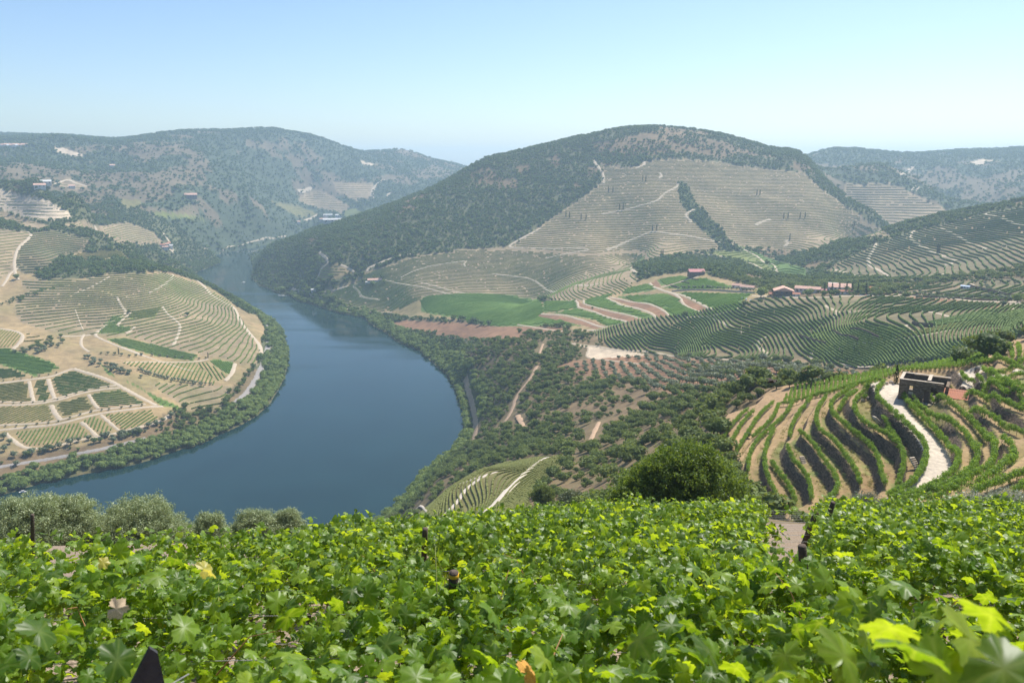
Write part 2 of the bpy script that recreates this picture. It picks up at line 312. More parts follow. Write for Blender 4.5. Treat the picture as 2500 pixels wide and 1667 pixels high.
F('slanting vine block in the second tier', SOIL, 700, 1500, P_("705 450,1095 340,1210 500,800 640", **I_), ('s', 800, 630, 1190, 480, 5.0), 'yel')
F('upright vine rows in the wedge under the diagonal track', SOIL, 700, 1500, P_("1145 330,1550 270,1860 450,1260 500", **I_), ('s', 1400, 300, 1425, 500, 5.0), 'mid')
F('fanning vine rows in the lowest tier', SOIL, 700, 1500, P_("140 800,990 690,1190 860,960 900,400 1005,330 990", **I_), ('s', 700, 740, 715, 950, 4.2), 'mid')
F('slanting vine block in the lowest tier', SOIL, 700, 1500, P_("1030 680,1230 600,1470 800,1300 840", **I_), ('s', 1040, 680, 1300, 840, 4.2), 'mid')
F('upright vine rows at the tip of the lowest tier', SOIL, 700, 1500, P_("1330 590,1800 540,1950 510,2020 640,1830 720,1540 790", **I_), ('s', 1600, 560, 1625, 770, 4.4), 'mid')
F('vine corner under the dark green block', SOIL, 700, 1600, P_("-300 0,190 0,380 100,0 130,-300 140", **I_), ('s', 100, 0, 220, 120, 3.6), 'dark')
F('dark green vine block beside the olive clump', GREEN, 700, 1600, P_("-500 1100,0 1110,150 1115,740 1300,850 1390,490 1500,0 1330,-500 1300", **G_), ('s', 0, 1330, 600, 1500, 4.6), 'lite')
F('pale vine rows beside the white curved track', SOIL, 700, 1700, P_("-500 820,0 830,300 890,310 960,140 1100,-500 1100", **G_), ('s', 0, 1080, 120, 850, 4.2), 'yel')
F('curved terraces over the olive clump', SOIL, 700, 1700, P_("340 880,760 940,760 980,300 1070,340 960", **G_), ('c', 1.3), 'yel')
F('wide block of straight rows beside the cypress', SOIL, 700, 1600, P_("700 600,1160 598,1300 720,1285 738,760 618", **E_), ('s', 1000, 610, 1012, 690, 5.0), 'mid')
F('narrow block of straight rows next to the bright green corner', SOIL, 700, 1600, P_("1165 600,1240 595,1360 690,1300 715", **E_), ('s', 1180, 600, 1340, 715, 5.0), 'mid')
F('bright green vine corner near the railway', GREEN, 700, 1600, P_("1250 590,1290 580,1400 602,1380 672,1350 665", **E_), ('s', 1250, 590, 1380, 668, 2.6), 'lite')
F('dense green triangle of vines on the dome', GREEN, 700, 1600, P_("262 828,300 826,400 848,485 868,470 880,380 868,300 846"), ('s', 262, 828, 470, 878, 4.2), 'mid')
F('green wedge of vines at the track fork', GREEN, 700, 1700, P_("1780 620,1640 790,1880 800,1760 880,1360 900,1600 650", **G_), ('s', 1400, 880, 1700, 640, 4.2), 'mid')
F('yellow green lens of vines at the centre of the dome', YGREEN, 700, 1700, P_("1850 600,2290 530,2200 660,1850 690,1810 660", **G_), ('s', 1900, 680, 2000, 580, 3.4), 'yel')
F('terraced rows on the slope at the frame edge', TERR_S, 1100, 2300, P_("-500 850,0 870,250 900,260 940,130 1040,100 1230,0 1310,-500 1320", **A_), ('c', 4.2), 'mid')
F('dark terraced rows below the holm oak ridge', DKSOIL, 1100, 2300, P_("270 900,440 880,740 950,700 1060,540 1090,370 1200,220 1250,120 1200,150 1030", **A_), ('c', 3.0), 'dark', True)
F('small field of rows under the oak wood', TERR_S, 1100, 2300, P_("180 1290,620 1270,600 1330,300 1400,190 1350", **A_), ('c', 2.6), 'mid')
F('tan pocket field of straight rows among the oaks', SOIL, 1100, 2300, P_("600 1085,660 1058,1000 1055,1062 1120,1000 1110,820 1122,680 1118", **A_), ('s', 820, 1060, 840, 1115, 6), 'yel')
F('pale terraces on the high slope at the frame edge', PALE, 1600, 2700, P_("-500 500,0 550,400 640,470 680,600 760,560 800,300 810,0 700,-500 700", **A_), ('c', 6.5), 'mid')
F('broken terraces above the oak ridge', TERR_S, 1600, 2600, P_("-500 700,0 715,200 790,400 840,380 870,200 860,0 780,-500 780", **A_), ('c', 5), 'mid')
F('round terraced hill behind the oak ridge', TERR_S, 1900, 2900, P_("780 850,1050 815,1250 900,1370 990,1100 1000,960 980,830 920", **A_), ('c', 4.5), 'mid')
F('small terraced patch behind the oak ridge', TERR_S, 1900, 2900, P_("500 830,700 800,790 860,780 900,640 860", **A_), ('c', 4.5), 'mid')
for s, c, r in [("450 200,560 210,690 270,590 272,460 240", PALE, None), ("980 660,1020 620,1160 640,1160 690,1050 712", GRASS, None), ("1230 745,1330 715,1400 740,1640 770,1680 795,1300 772", YGREEN, None),
                ("1360 740,1620 655,1640 765,1420 745", FARS, 8), ("520 660,870 720,880 775,720 740,520 690", FARS, 8), ("670 440,900 400,1000 470,860 540,700 520", FARS, None), ("500 200,830 180,880 195,700 250,640 250", FARS, None),
                ("1000 545,1380 540,1300 610,1080 620,940 560", FARS, 8), ("430 510,560 450,730 530,600 560", TERR_S, 8), ("180 580,460 560,460 650,330 640", FARF, 8), ("990 520,1380 370,1640 330,1700 480,1480 520,1200 540", FARS, None), ("1150 690,1330 690,1400 720,1250 735,1070 735", FARS, 8)]:
    F('terraced plot on the hazy hillside' if r else None, c, 2300, 6000, P_(s, **A_), ('c', r) if r else None, 'mid')
for s, c, r in [("470 580,640 560,860 690,780 740,560 690,430 640", TERR_S, 9), ("720 490,1050 500,1020 620,900 640,740 560", TERR_S, 9), ("1110 470,1560 540,1280 640,1180 690,920 700,1010 630", FARF, 10), ("880 700,990 740,850 790,770 750", YGREEN, None),
                ("190 640,420 680,600 750,440 780,300 700", GRASS, 9), ("1340 400,1760 400,1700 450,1500 455", FARS, 12), ("0 560,200 580,180 640,60 610", FARF, 9), ("0 140,250 165,420 200,300 225,0 200", FARS, 12), ("940 310,1050 340,1040 355,960 350", PALE, None)]:
    F('terraced plot beyond the river bend' if r else None, c, 2700, 7000, P_(s, **B_), ('c', r) if r else None, 'mid')
MAINV = P_("770 742,790 712,870 682,905 660,1020 622,1150 608,1245 603,1290 572,1330 545,1365 520,1440 470,1475 440,1468 400,1458 393,1510 408,1560 405,1580 392,1640 386,1720 392,1800 402,1880 415,1960 420,2010 465,2090 520,2160 566,2180 580,2050 588,1990 612,1930 615,1780 600,1700 618,1610 628,1545 650,1545 670,1570 692,1590 700,1500 722,1420 735,1200 727,1040 724,1015 742,960 762,900 770,840 762")
F('long contour rows wrapping the great terraced hill', TERR_S, 1200, 2700, MAINV, ('c2', 1.9, 3.3), 'mid')
F(None, FOREST, 1480, 2700, P_("1655 445,1676 450,1702 500,1765 562,1792 604,1762 606,1698 545,1660 492"))
F(None, SCRUB, 2100, 2700, P_("1440 352,1620 316,1760 345,1840 372,1760 386,1660 372,1560 382,1470 378"))
F('lens shaped vineyard cut into the wooded slope', SOIL, 1500, 2500, P_("1080 420,1190 385,1360 390,1570 500,1230 640,1010 590", **L_), ('c', 5.0), 'mid')
F('green vine slope beside the diagonal farm track', GREEN, 1300, 2200, P_("0 900,250 1000,330 1030,560 1090,590 1225,350 1150,200 1010,0 930", **D_), ('c', 2.4), 'mid')
F('pale green vine slope over the scrub hill', YGREEN, 1300, 2200, P_("1740 1068,1900 1050,2100 1052,2210 1110,2340 1240,2200 1220,2000 1120,1850 1085", **C_), ('c', 2.4), 'mid')
F('rows on the hazy second spur', TERR_S, 2300, 3600, P_("880 400,1250 395,1370 440,1600 560,1840 660,1450 780,1300 800,1000 640,880 560", **D_), ('c', 7), 'mid', True)
F('rows on the skyline hill', FARF, 3000, 6000, P_("520 190,760 135,1060 135,1320 200,1000 250,600 230", **D_), ('c', 12), 'mid')
F('rows on the farther skyline hill', FARF, 3600, 6000, P_("1340 200,1700 150,2352 120,2352 200,1900 210,1400 250", **D_), ('c', 12), 'mid')
F(None, PALE, 3000, 6000, P_("1880 240,1980 200,2120 200,1990 250", **D_))
F('dark contour rows on the backlit near hill', DKSOIL, 1000, 2100, P_("800 1060,1050 940,1380 810,1700 730,2100 630,2352 590,3400 450,3400 1000,2352 1080,1900 1150,1450 1190,1000 1180,700 1130", **D_), ('c', 2.3), 'dark', True)
MID = P_("1440 812,1560 777,1680 764,1760 746,1880 728,2000 722,2160 724,2500 747,2750 745,2750 822,2500 815,2448 862,2330 880,2200 892,2080 902,1900 885,1700 876,1560 862,1490 852")
F(None, SOIL, 900, 1600, P_("900 762,950 722,1300 735,1420 735,1600 672,1700 662,1890 715,1880 745,1680 765,1560 778,1500 830,1340 790,1000 775"))
F('walled contour rows filling the middle slope', DKSOIL, 480, 1150, MID, ('c', 1.2), 'mid', True)
F('contour rows beside the estate parking', DKSOIL, 800, 1500, P_("2170 724,2240 700,2330 690,2500 680,2700 680,2700 742,2500 740"), ('c', 2.0), 'mid', True)
F(None, RED, 750, 1500, P_("900 772,1100 792,1370 800,1390 815,1260 812,1050 800"))
GR = [("430 230,470 200,980 200,1140 225,1180 290,1140 320,1400 380,880 385,640 335,440 300", F_, (450, 300, 900, 210), 'broad green vineyard tongue by the river'),
      ("-100 405,240 400,260 480,0 520,-100 525", J_, (0, 500, 200, 410), 'first small green vine plot'), ("0 530,260 485,480 540,760 625,570 670,440 600,200 560", J_, (260, 490, 300, 560), 'green vines between two red banks, lowest'),
      ("330 440,340 390,640 320,560 370,600 400,1050 560,1080 580,950 590,600 500", J_, (600, 400, 640, 500), 'green vines between two red banks, middle'), ("720 340,750 280,1020 220,1100 285", J_, (740, 330, 1000, 230), 'green vines on the crest above the pale wedge'),
      ("660 360,1170 325,1320 370,1360 450,1550 530,1420 575,1220 560,1150 480,1000 440", J_, (1000, 340, 1100, 450), 'green vines between two red banks, highest'), ("1090 190,1200 160,1350 140,1440 165,1130 250", J_, (1130, 240, 1400, 150), 'green vines below the red roofed hall'),
      ("1150 265,1440 180,1620 170,1870 250,1860 275,1400 290", J_, (1200, 260, 1600, 180), 'green vines beside the white forecourt'), ("1290 320,2080 330,1960 420,1980 460,1700 510,1450 400", J_, (1500, 420, 2000, 340), 'large green vine plot below the olive avenue'),
      ("1430 570,1700 510,2000 460,1900 510", J_, (1500, 560, 1900, 480), 'thin green strip along the farm track')]
for s, kw, d, l in GR: F(l, GREEN, 700, 1700, P_(s, **kw), ('s', *d, 3.0), 'green')
for s in ["0 550,400 610,540 670,440 700,320 660,0 600,-150 590,-150 545", "260 400,330 450,930 600,770 625,600 570,280 480", "590 370,950 430,1130 470,1200 560,1100 580,1040 520,800 460", "1200 330,1350 360,1680 515,1560 530,1370 450", "1020 220,1080 190,1130 260,1090 270"]:
    F(None, RED, 700, 1700, P_(s, **J_))
F(None, SOIL, 700, 1700, P_("650 350,1110 285,1180 310,700 355", **J_))
F(None, PALE, 700, 1300, P_("200 845,600 905,960 960,980 990,830 1060,400 1010,340 960,370 900", **J_))
F('green vines on the spur crest with the pale track', YGREEN, 450, 1000, P_("240 840,800 740,1180 690,1600 600,2040 545,1950 600,1480 680,1060 760,700 810,260 900", **K_), ('s', 300, 880, 1900, 580, 2.6), 'yel')
F('dark green vine shelf between two stone walls', GREEN, 480, 1100, P_("590 660,880 640,1080 620,1190 690,840 760", **K_), ('s', 620, 670, 1150, 700, 2.6), 'mid')
F('dark green vine shelf near the white bend', GREEN, 480, 1100, P_("0 710,330 680,410 745,290 810,100 750", **K_), ('s', 50, 720, 380, 740, 2.6), 'mid')
F('green vine shelf in the upper hollow', GREEN, 480, 1100, P_("1250 600,1700 510,2000 455,2160 520,2100 560,1870 555,1400 630", **K_), ('s', 1250, 600, 2000, 470, 2.6), 'mid')
F(None, RED, 600, 1300, P_("1150 310,2000 370,2200 380,2250 430,1900 440,1500 380,1150 330", **K_))
F(None, DKSOIL, 550, 1300, P_("1400 440,1850 440,1900 460,1770 480,1300 470", **K_))
F(None, RED, 380, 1100, P_("1400 880,1560 868,1700 876,1900 888,2100 905,2130 935,1960 935,1900 950,1840 965,1760 950,1640 960,1560 935,1480 925,1350 900"))
F(None, RED, 800, 1500, P_("900 778,1000 782,1150 790,1300 820,1250 830,1150 830,1050 815"))
F('yellow green vines on the steep corner by the river', GRASS, 300, 560, P_("1300 1118,1235 1128,1150 1150,1080 1185,1000 1232,930 1290,1330 1290,1290 1220,1380 1130,1375 1112"), ('c', .85), 'yel')
F(None, SCRUB, 150, 420, P_("1400 1290,1370 1220,1420 1180,1500 1190,1560 1290"))
for label, cls, d0, d1, poly, rows, tone, wall in FIELDS:
    m = inpoly(UG, VG, poly) & (RG > d0) & (RG < d1) & (SDG > 3)
    CLS[m] = cls
FMASK = {}
def fieldmask(poly, d0, d1): return inpoly(UG, VG, poly) & (RG > d0) & (RG < d1) & (SDG > 3)
def nearest_cls(x, y):
    i = np.clip(np.round(np.interp(np.log(np.hypot(x, y)), np.log(RR), np.arange(len(RR)))).astype(int), 0, len(RR)-1)
    j = np.clip(np.round(np.interp(np.arctan2(x, y), TH, np.arange(len(TH)))).astype(int), 0, len(TH)-1)
    return CLS[i, j], SDG[i, j], i, j
COLG = np.zeros(XG.shape+(3,))
for k, c in COLS.items(): COLG[CLS == k] = c
_var = (1+.16*fbm(XG/45, YG/45, 3, 51)+.10*vnoise(XG/9, YG/9, 52))[..., None]
COLG *= np.clip(_var, .5, 1.5)
_t = (.5+.5*fbm(XG/30, YG/30, 3, 61))[..., None]
_g = fbm(XG/38, YG/38, 3, 66); _m = ((CLS == SOIL) | ((CLS == TERR_S) & (RG < 1650) & (THG < -.2)))[..., None]; _q = np.clip(.25+.9*_g, 0, .75)[..., None]; COLG = np.where(_m, COLG*(1-_q)+np.array([.20, .175, .075])*_q, COLG)
_m = (CLS == DKSOIL)[..., None]; _q = np.clip(-.05+1.1*fbm(XG/50, YG/50, 3, 67), 0, .8)[..., None]; COLG = np.where(_m, COLG*(1-_q)+np.array([.30, .20, .12])*_q, COLG)
_f = ((CLS == FOREST) & (RG < 1150))[..., None]; _ff = ((CLS == FOREST) & (RG >= 1150))[..., None]; COLG = np.where(_ff, COLG*.35+np.array([.062, .080, .034])*(.65+.3*_t), COLG)
COLG = np.where(_f, COLG*(1-_t*.45)+np.array([.26, .16, .085])*_t*.45, COLG)
# ---------------------------------------------------------------- object helpers
def tag(o, label=None, cat=None, group=None, kind=None):
    if label: o['label'] = label
    if cat: o['category'] = cat
    if group: o['group'] = group
    if kind: o['kind'] = kind
    return o
def empty(name, loc, label, cat, group=None, rz=0):
    o = bpy.data.objects.new(name, None); COL.objects.link(o); o.location = loc; o.rotation_euler = (0, 0, rz)
    return tag(o, label, cat, group)
def mesh_np(name, V, F4, mats, smooth=True, parent=None, F3=None, midx=None):
    me = bpy.data.meshes.new(name); V = np.asarray(V, np.float32).reshape(-1, 3)
    q = np.asarray(F4, np.int32).reshape(-1, 4) if F4 is not None else np.zeros((0, 4), np.int32)
    t = np.asarray(F3, np.int32).reshape(-1, 3) if F3 is not None else np.zeros((0, 3), np.int32)
    me.vertices.add(len(V)); me.vertices.foreach_set('co', V.ravel())
    idx = np.concatenate([q.ravel(), t.ravel()]); me.loops.add(len(idx)); me.loops.foreach_set('vertex_index', idx)
    n = len(q)+len(t); me.polygons.add(n)
    st = np.concatenate([np.arange(len(q))*4, len(q)*4+np.arange(len(t))*3]).astype(np.int32)
    me.polygons.foreach_set('loop_start', st); me.polygons.foreach_set('loop_total', np.concatenate([np.full(len(q), 4), np.full(len(t), 3)]).astype(np.int32))
    if midx is not None: me.polygons.foreach_set('material_index', np.asarray(midx, np.int32))
    me.polygons.foreach_set('use_smooth', np.full(n, smooth))
    for m in (mats if isinstance(mats, (list, tuple)) else [mats]): me.materials.append(m)
    me.update(calc_edges=True); me.validate()
    o = bpy.data.objects.new(name, me); COL.objects.link(o)
    if parent: o.parent = parent
    return o
def grid_faces(ny, nx, mask=None):
    i = np.arange(ny-1)[:, None]*nx+np.arange(nx-1)[None]
    f = np.stack([i, i+1, i+nx+1, i+nx], -1)
    return f.reshape(-1, 4) if mask is None else f[mask]
def cattr(o, name, cols):
    a = o.data.color_attributes.new(name, 'FLOAT_COLOR', 'POINT')
    c = np.ones((len(cols), 4), np.float32); c[:, :3] = cols; a.data.foreach_set('color', c.ravel())
class Mat:
    def __init__(s, name):
        s.m = bpy.data.materials.new(name); s.m.use_nodes = True; s.nt = s.m.node_tree; s.b = s.nt.nodes['Principled BSDF']; s.out = s.nt.nodes['Material Output']
        s.b.inputs['Specular IOR Level'].default_value = .2
    def n(s, t, **k):
        x = s.nt.nodes.new(t)
        for a, v in k.items(): setattr(x, a, v)
        return x
    def l(s, a, b): s.nt.links.new(a, b)
    def noise(s, scale, detail=4, rough=.6, coord='Object', dist=0):
        tc = s.n('ShaderNodeTexCoord'); no = s.n('ShaderNodeTexNoise'); no.inputs['Scale'].default_value = scale; no.inputs['Detail'].default_value = detail
        no.inputs['Roughness'].default_value = rough; no.inputs['Distortion'].default_value = dist; s.l(tc.outputs[coord], no.inputs['Vector']); return no.outputs[0]
    def ramp(s, fac, stops):
        r = s.n('ShaderNodeValToRGB'); e = r.color_ramp.elements
        while len(e) < len(stops): e.new(.5)
        for q, (p, c) in zip(e, stops): q.position = p; q.color = (*c, 1)
        s.l(fac, r.inputs[0]); return r.outputs[0]
    def mix(s, f, a, b, mode='MIX'):
        x = s.n('ShaderNodeMix', data_type='RGBA', blend_type=mode)
        for i, v in ((0, f), (6, a), (7, b)):
            if hasattr(v, 'links') or hasattr(v, 'is_linked'): s.l(v, x.inputs[i])
            elif isinstance(v, tuple): x.inputs[i].default_value = (*v, 1)
            else: x.inputs[i].default_value = v
        return x.outputs[2]
    def math(s, op, a, b=0.):
        x = s.n('ShaderNodeMath', operation=op)
        for i, v in enumerate((a, b)):
            if hasattr(v, 'is_linked'): s.l(v, x.inputs[i])
            else: x.inputs[i].default_value = v
        return x.outputs[0]
    def bump(s, h, strength=.5, dist=.1):
        b = s.n('ShaderNodeBump'); b.inputs['Strength'].default_value = strength; b.inputs['Distance'].default_value = dist; s.l(h, b.inputs['Height']); s.l(b.outputs[0], s.b.inputs['Normal'])
    def col(s, c, rough=.9):
        if hasattr(c, 'is_linked'): s.l(c, s.b.inputs['Base Color'])
        else: s.b.inputs['Base Color'].default_value = (*c, 1)
        s.b.inputs['Roughness'].default_value = rough; return s.m
def simple(name, c, scale=2., var=.25, rough=.85, bump=0):
    m = Mat(name); f = m.noise(scale)
    lo = tuple(x*(1-var) for x in c); hi = tuple(min(1, x*(1+var)) for x in c)
    if bump: m.bump(f, bump, .05)
    return m.col(m.ramp(f, [(.3, lo), (.7, hi)]), rough)
def leafmat(name, cols, trans=.35, spec=.2, rough=.55, scale=None, rnd=True):
    # cols: three leaf tones, mixed per leaf cluster or by a noise through the crown
    m = Mat(name)
    if rnd: f = m.n('ShaderNodeObjectInfo').outputs['Random']
    else: f = m.noise(scale or .3, 3, .7)
    c = m.ramp(f, [(.0 if rnd else .3, cols[0]), (.5, cols[1]), (1. if rnd else .7, cols[2])])
    if rnd and scale: c = m.mix(.5, c, m.ramp(m.noise(scale, 2), [(.3, cols[0]), (.7, cols[2])]))
    m.col(c, rough); m.b.inputs['Specular IOR Level'].default_value = spec
    if trans:
        t = m.n('ShaderNodeBsdfTranslucent'); m.l(m.mix(.6, c, (min(1, cols[2][0]*2.2), min(1, cols[2][1]*2.0), cols[2][2]*.9)), t.inputs[0])
        x = m.n('ShaderNodeMixShader'); x.inputs[0].default_value = trans; m.l(m.b.outputs[0], x.inputs[1]); m.l(t.outputs[0], x.inputs[2]); m.l(x.outputs[0], m.out.inputs[0])
    return m.m
# terrain: land cover colour with stone and soil grain, rock where the ground is steep
def terrain_mat(name, spur=False):
    m = Mat(name); at = m.n('ShaderNodeAttribute', attribute_name='cover'); c = at.outputs['Color']
    n1 = m.noise(.9 if spur else .09, 6, .7); n2 = m.noise(.05 if spur else .013, 4, .6)
    c = m.mix(1., c, m.ramp(n1, [(.28, (.66, .66, .66)), (.72, (1.32, 1.3, 1.27))]), 'MULTIPLY')
    c = m.mix(1., c, m.ramp(n2, [(.3, (.86, .86, .88)), (.7, (1.14, 1.12, 1.08))]), 'MULTIPLY')
    g = m.n('ShaderNodeNewGeometry'); s = m.n('ShaderNodeSeparateXYZ'); m.l(g.outputs['True Normal'] if spur else g.outputs['Normal'], s.inputs[0])
    if spur:
        tc = m.n('ShaderNodeTexCoord'); mp = m.n('ShaderNodeMapping'); mp.inputs['Scale'].default_value = (1.6, 1.6, 5.5); m.l(tc.outputs['Object'], mp.inputs[0])
        vo = m.n('ShaderNodeTexVoronoi'); vo.inputs['Scale'].default_value = 1.; m.l(mp.outputs[0], vo.inputs['Vector'])
        st = m.ramp(vo.outputs['Color'], [(.1, (.065, .048, .034)), (.5, (.115, .084, .058)), (.9, (.21, .15, .10))])
        f = m.math('SMOOTH_MAX', m.math('MULTIPLY', m.math('SUBTRACT', .78, s.outputs[2]), 8.), 0.); f = m.math('MINIMUM', f, 1.)
        c = m.mix(f, c, st)
        m.bump(m.mix(f, n1, vo.outputs['Distance']), .6, .12)
    else: m.bump(n1, .35, 1.6)
    return m.col(c, .95)
T_MAT = terrain_mat('hillside_ground'); S_MAT = terrain_mat('terrace_ground', True)
V = np.stack([XG, YG, HG], -1).reshape(-1, 3)
# faces below the deep river bed are not needed
fm = (SDG[:-1, :-1] > -60) & (RG[:-1, :-1] < 11900)
ter = mesh_np('terrain', V, grid_faces(*XG.shape, fm)[:, ::-1], T_MAT); cattr(ter, 'cover', COLG.reshape(-1, 3)); tag(ter, 'hillsides and valley slopes around the river', kind='structure')
# near terraces
_c = np.zeros(XS.shape+(3,)); _nn = fbm(XS/5, YS/5, 3, 71); _nm = fbm(XS/14, YS/14, 3, 72)
soil = np.array([.33, .225, .125]); grass = np.array([.215, .185, .07]); gg = np.array([.12, .155, .045]); br = np.array([.25, .155, .08])
t = np.clip(.5+.9*_nm, 0, 1)[..., None]; _c[:] = soil*(1-t*.55)+grass*t*.55
_fr = np.clip((_zs-_lev[np.clip(np.searchsorted(_lev, _zs, side='right')-1, 0, len(_lev)-2)])/2.4, 0, 1)
t = (ss(.25, .5, _fr)*np.clip(.75+.9*_nn, 0, 1)*(np.hypot(XS, YS) < 200))[..., None]; _c = _c*(1-t)+(grass*.75+gg*.25)*t
t = (np.clip(_nn-.15, 0, 1)*1.3*ss(.2, .5, _fr))[..., None]; t = np.clip(t, 0, 1); _c = _c*(1-t)+gg*t
t = (np.clip(.35+.9*fbm(XS/3.2, YS/3.2, 3, 75), 0, 1)*ss(.18, .35, _fr)*(np.hypot(XS, YS) < 200)*.8)[..., None]; _c = _c*(1-t)+(np.array([.19, .19, .06])*(.7+.5*np.clip(_nm, 0, 1))[..., None])*t
t = np.clip((_nm+.1)*1.2, 0, .7)[..., None]*(np.abs(_nn) < .3)[..., None]; _c = _c*(1-t)+br*t
_c[_isband] = soil*1.02
_c *= (1+.12*_nn)[..., None]
_yd = inpoly(XS, YS, YARD); _c[_yd] = (.52, .45, .36)
_gr = (1-ss(.1, .9, ROADMASK))[..., None]; _c = _c*(1-_gr)+np.array([.50, .435, .35])*_gr*(1+.08*_nn[..., None])
_c[inpoly(XS, YS, PAD)] = (.40, .35, .28)
ok = SPMASK[:-1, :-1] & SPMASK[1:, 1:] & SPMASK[1:, :-1] & SPMASK[:-1, 1:]
used = np.zeros(XS.shape, bool); used[:-1, :-1] |= ok; used[1:, 1:] |= ok; used[1:, :-1] |= ok; used[:-1, 1:] |= ok
rm = np.cumsum(used.ravel())-1
sp = mesh_np('terraced_slope', np.stack([XS, YS, HS], -1)[used], rm[grid_faces(*XS.shape, ok)], S_MAT, smooth=False)
cattr(sp, 'cover', _c[used]); tag(sp, 'stone walled terraces curving round the hollow below the ruin', kind='structure')
# ground under the near vines
m = Mat('schist_gravel'); a = m.noise(14, 8, .75); v_ = m.n('ShaderNodeTexVoronoi'); v_.inputs['Scale'].default_value = 22; tc = m.n('ShaderNodeTexCoord'); m.l(tc.outputs['Object'], v_.inputs['Vector'])
c = m.mix(.5, m.ramp(a, [(.3, (.15, .10, .065)), (.7, (.36, .28, .20))]), m.ramp(v_.outputs['Color'], [(.2, (.13, .09, .06)), (.8, (.42, .33, .25))])); m.bump(v_.outputs['Distance'], .9, .04); GRAVEL = m.col(c, .95)
gx, gy = np.meshgrid(np.linspace(-60, 60, 241), np.linspace(-40, 52, 185)); gz = near_pl(gx, gy)
gr = np.hypot(gx, gy); gz = np.where(gr > 46, coarse(gx, gy)+.02*(gr < 50)-.3*ss(50, 52, gr), gz)
gz = gz+.03*fbm(gx/1.5, gy/1.5, 3, 81); gm = (np.hypot(gx, gy) < 58)
mesh_np('vineyard_ground', np.stack([gx, gy, gz], -1), grid_faces(*gx.shape, gm[:-1, :-1]), GRAVEL)
tag(bpy.data.objects['vineyard_ground'], 'stony schist ground between the near vine rows', kind='structure')
# water
m = Mat('river_water'); m.b.inputs['IOR'].default_value = 1.333; m.b.inputs['Specular IOR Level'].default_value = .36
a = m.noise(.35, 5, .65); b = m.noise(.012, 4, .6); m.bump(m.mix(.35, a, b), .13, .35)
mp_ = m.n('ShaderNodeMapping'); mp_.inputs['Scale'].default_value = (.004, .02, 1); mp_.inputs['Rotation'].default_value = (0, 0, .5); tcw = m.n('ShaderNodeTexCoord'); m.l(tcw.outputs['Object'], mp_.inputs[0]); nw = m.n('ShaderNodeTexNoise'); nw.inputs['Scale'].default_value = 1; nw.inputs['Detail'].default_value = 5; m.l(mp_.outputs[0], nw.inputs['Vector'])
rw_ = m.ramp(nw.outputs[0], [(.45, (.03, .03, .03)), (.66, (.20, .20, .20))])
m.col(m.ramp(b, [(.3, (.006, .024, .025)), (.7, (.009, .033, .034))]), .04); m.l(rw_, m.b.inputs['Roughness']); WATER = m.m
wv = [(-1900, 250), (100, 250), (100, 3700), (-1900, 3700)]
tag(mesh_np('river', [(x, y, 0) for x, y in wv], [[0, 1, 2, 3]], WATER), 'calm dark blue river bending round the headland', kind='structure')
# far ground out to the horizon
# haze
hz = bpy.data.materials.new('valley_haze'); hz.use_nodes = True; n_ = hz.node_tree; n_.nodes.remove(n_.nodes['Principled BSDF'])
pv = n_.nodes.new('ShaderNodeVolumePrincipled'); pv.inputs['Color'].default_value = (.60, .82, 1, 1); pv.inputs['Density'].default_value = HAZE; pv.inputs['Anisotropy'].default_value = .25
n_.links.new(pv.outputs[0], n_.nodes['Material Output'].inputs['Volume'])
bx = [(x, y, z) for z in (-9, 520) for x, y in ((-12500, -60), (12500, -60), (12500, 12500), (-12500, 12500))]
if HAZE > 0: tag(mesh_np('haze', bx, [(3, 2, 1, 0), (4, 5, 6, 7), (0, 1, 5, 4), (1, 2, 6, 5), (2, 3, 7, 6), (3, 0, 4, 7)], hz, False), 'thin blue summer haze filling the valley', kind='stuff')
# ---------------------------------------------------------------- vine rows of the distant fields, and the farm tracks
def rowmat(name, lo, hi, sc=.35):
    m = Mat(name); n1 = m.noise(sc, 3, .7); n2 = m.noise(.02, 3, .6)
    c = m.ramp(m.mix(.5, n1, n2), [(.36, lo), (.64, hi)]); m.col(c, .8)
    t = m.n('ShaderNodeBsdfTranslucent'); m.l(m.mix(1., c, (1.7, 1.6, .6), 'MULTIPLY'), t.inputs[0]); x = m.n('ShaderNodeMixShader'); x.inputs[0].default_value = .42
    m.l(m.b.outputs[0], x.inputs[1]); m.l(t.outputs[0], x.inputs[2]); m.l(x.outputs[0], m.out.inputs[0]); return m.m
ROWM = {'mid': rowmat('vine_mid', (.11, .185, .035), (.22, .29, .07)), 'dark': rowmat('vine_dark', (.09, .16, .03), (.17, .23, .055)), 'yel': rowmat('vine_yellow', (.19, .22, .06), (.30, .30, .10)),
        'lite': rowmat('vine_bright', (.12, .22, .03), (.20, .30, .055)), 'green': rowmat('vine_green', (.14, .25, .035), (.22, .33, .065))}
WALLM = simple('schist_wall', (.12, .095, .075), .8, .35, .95)
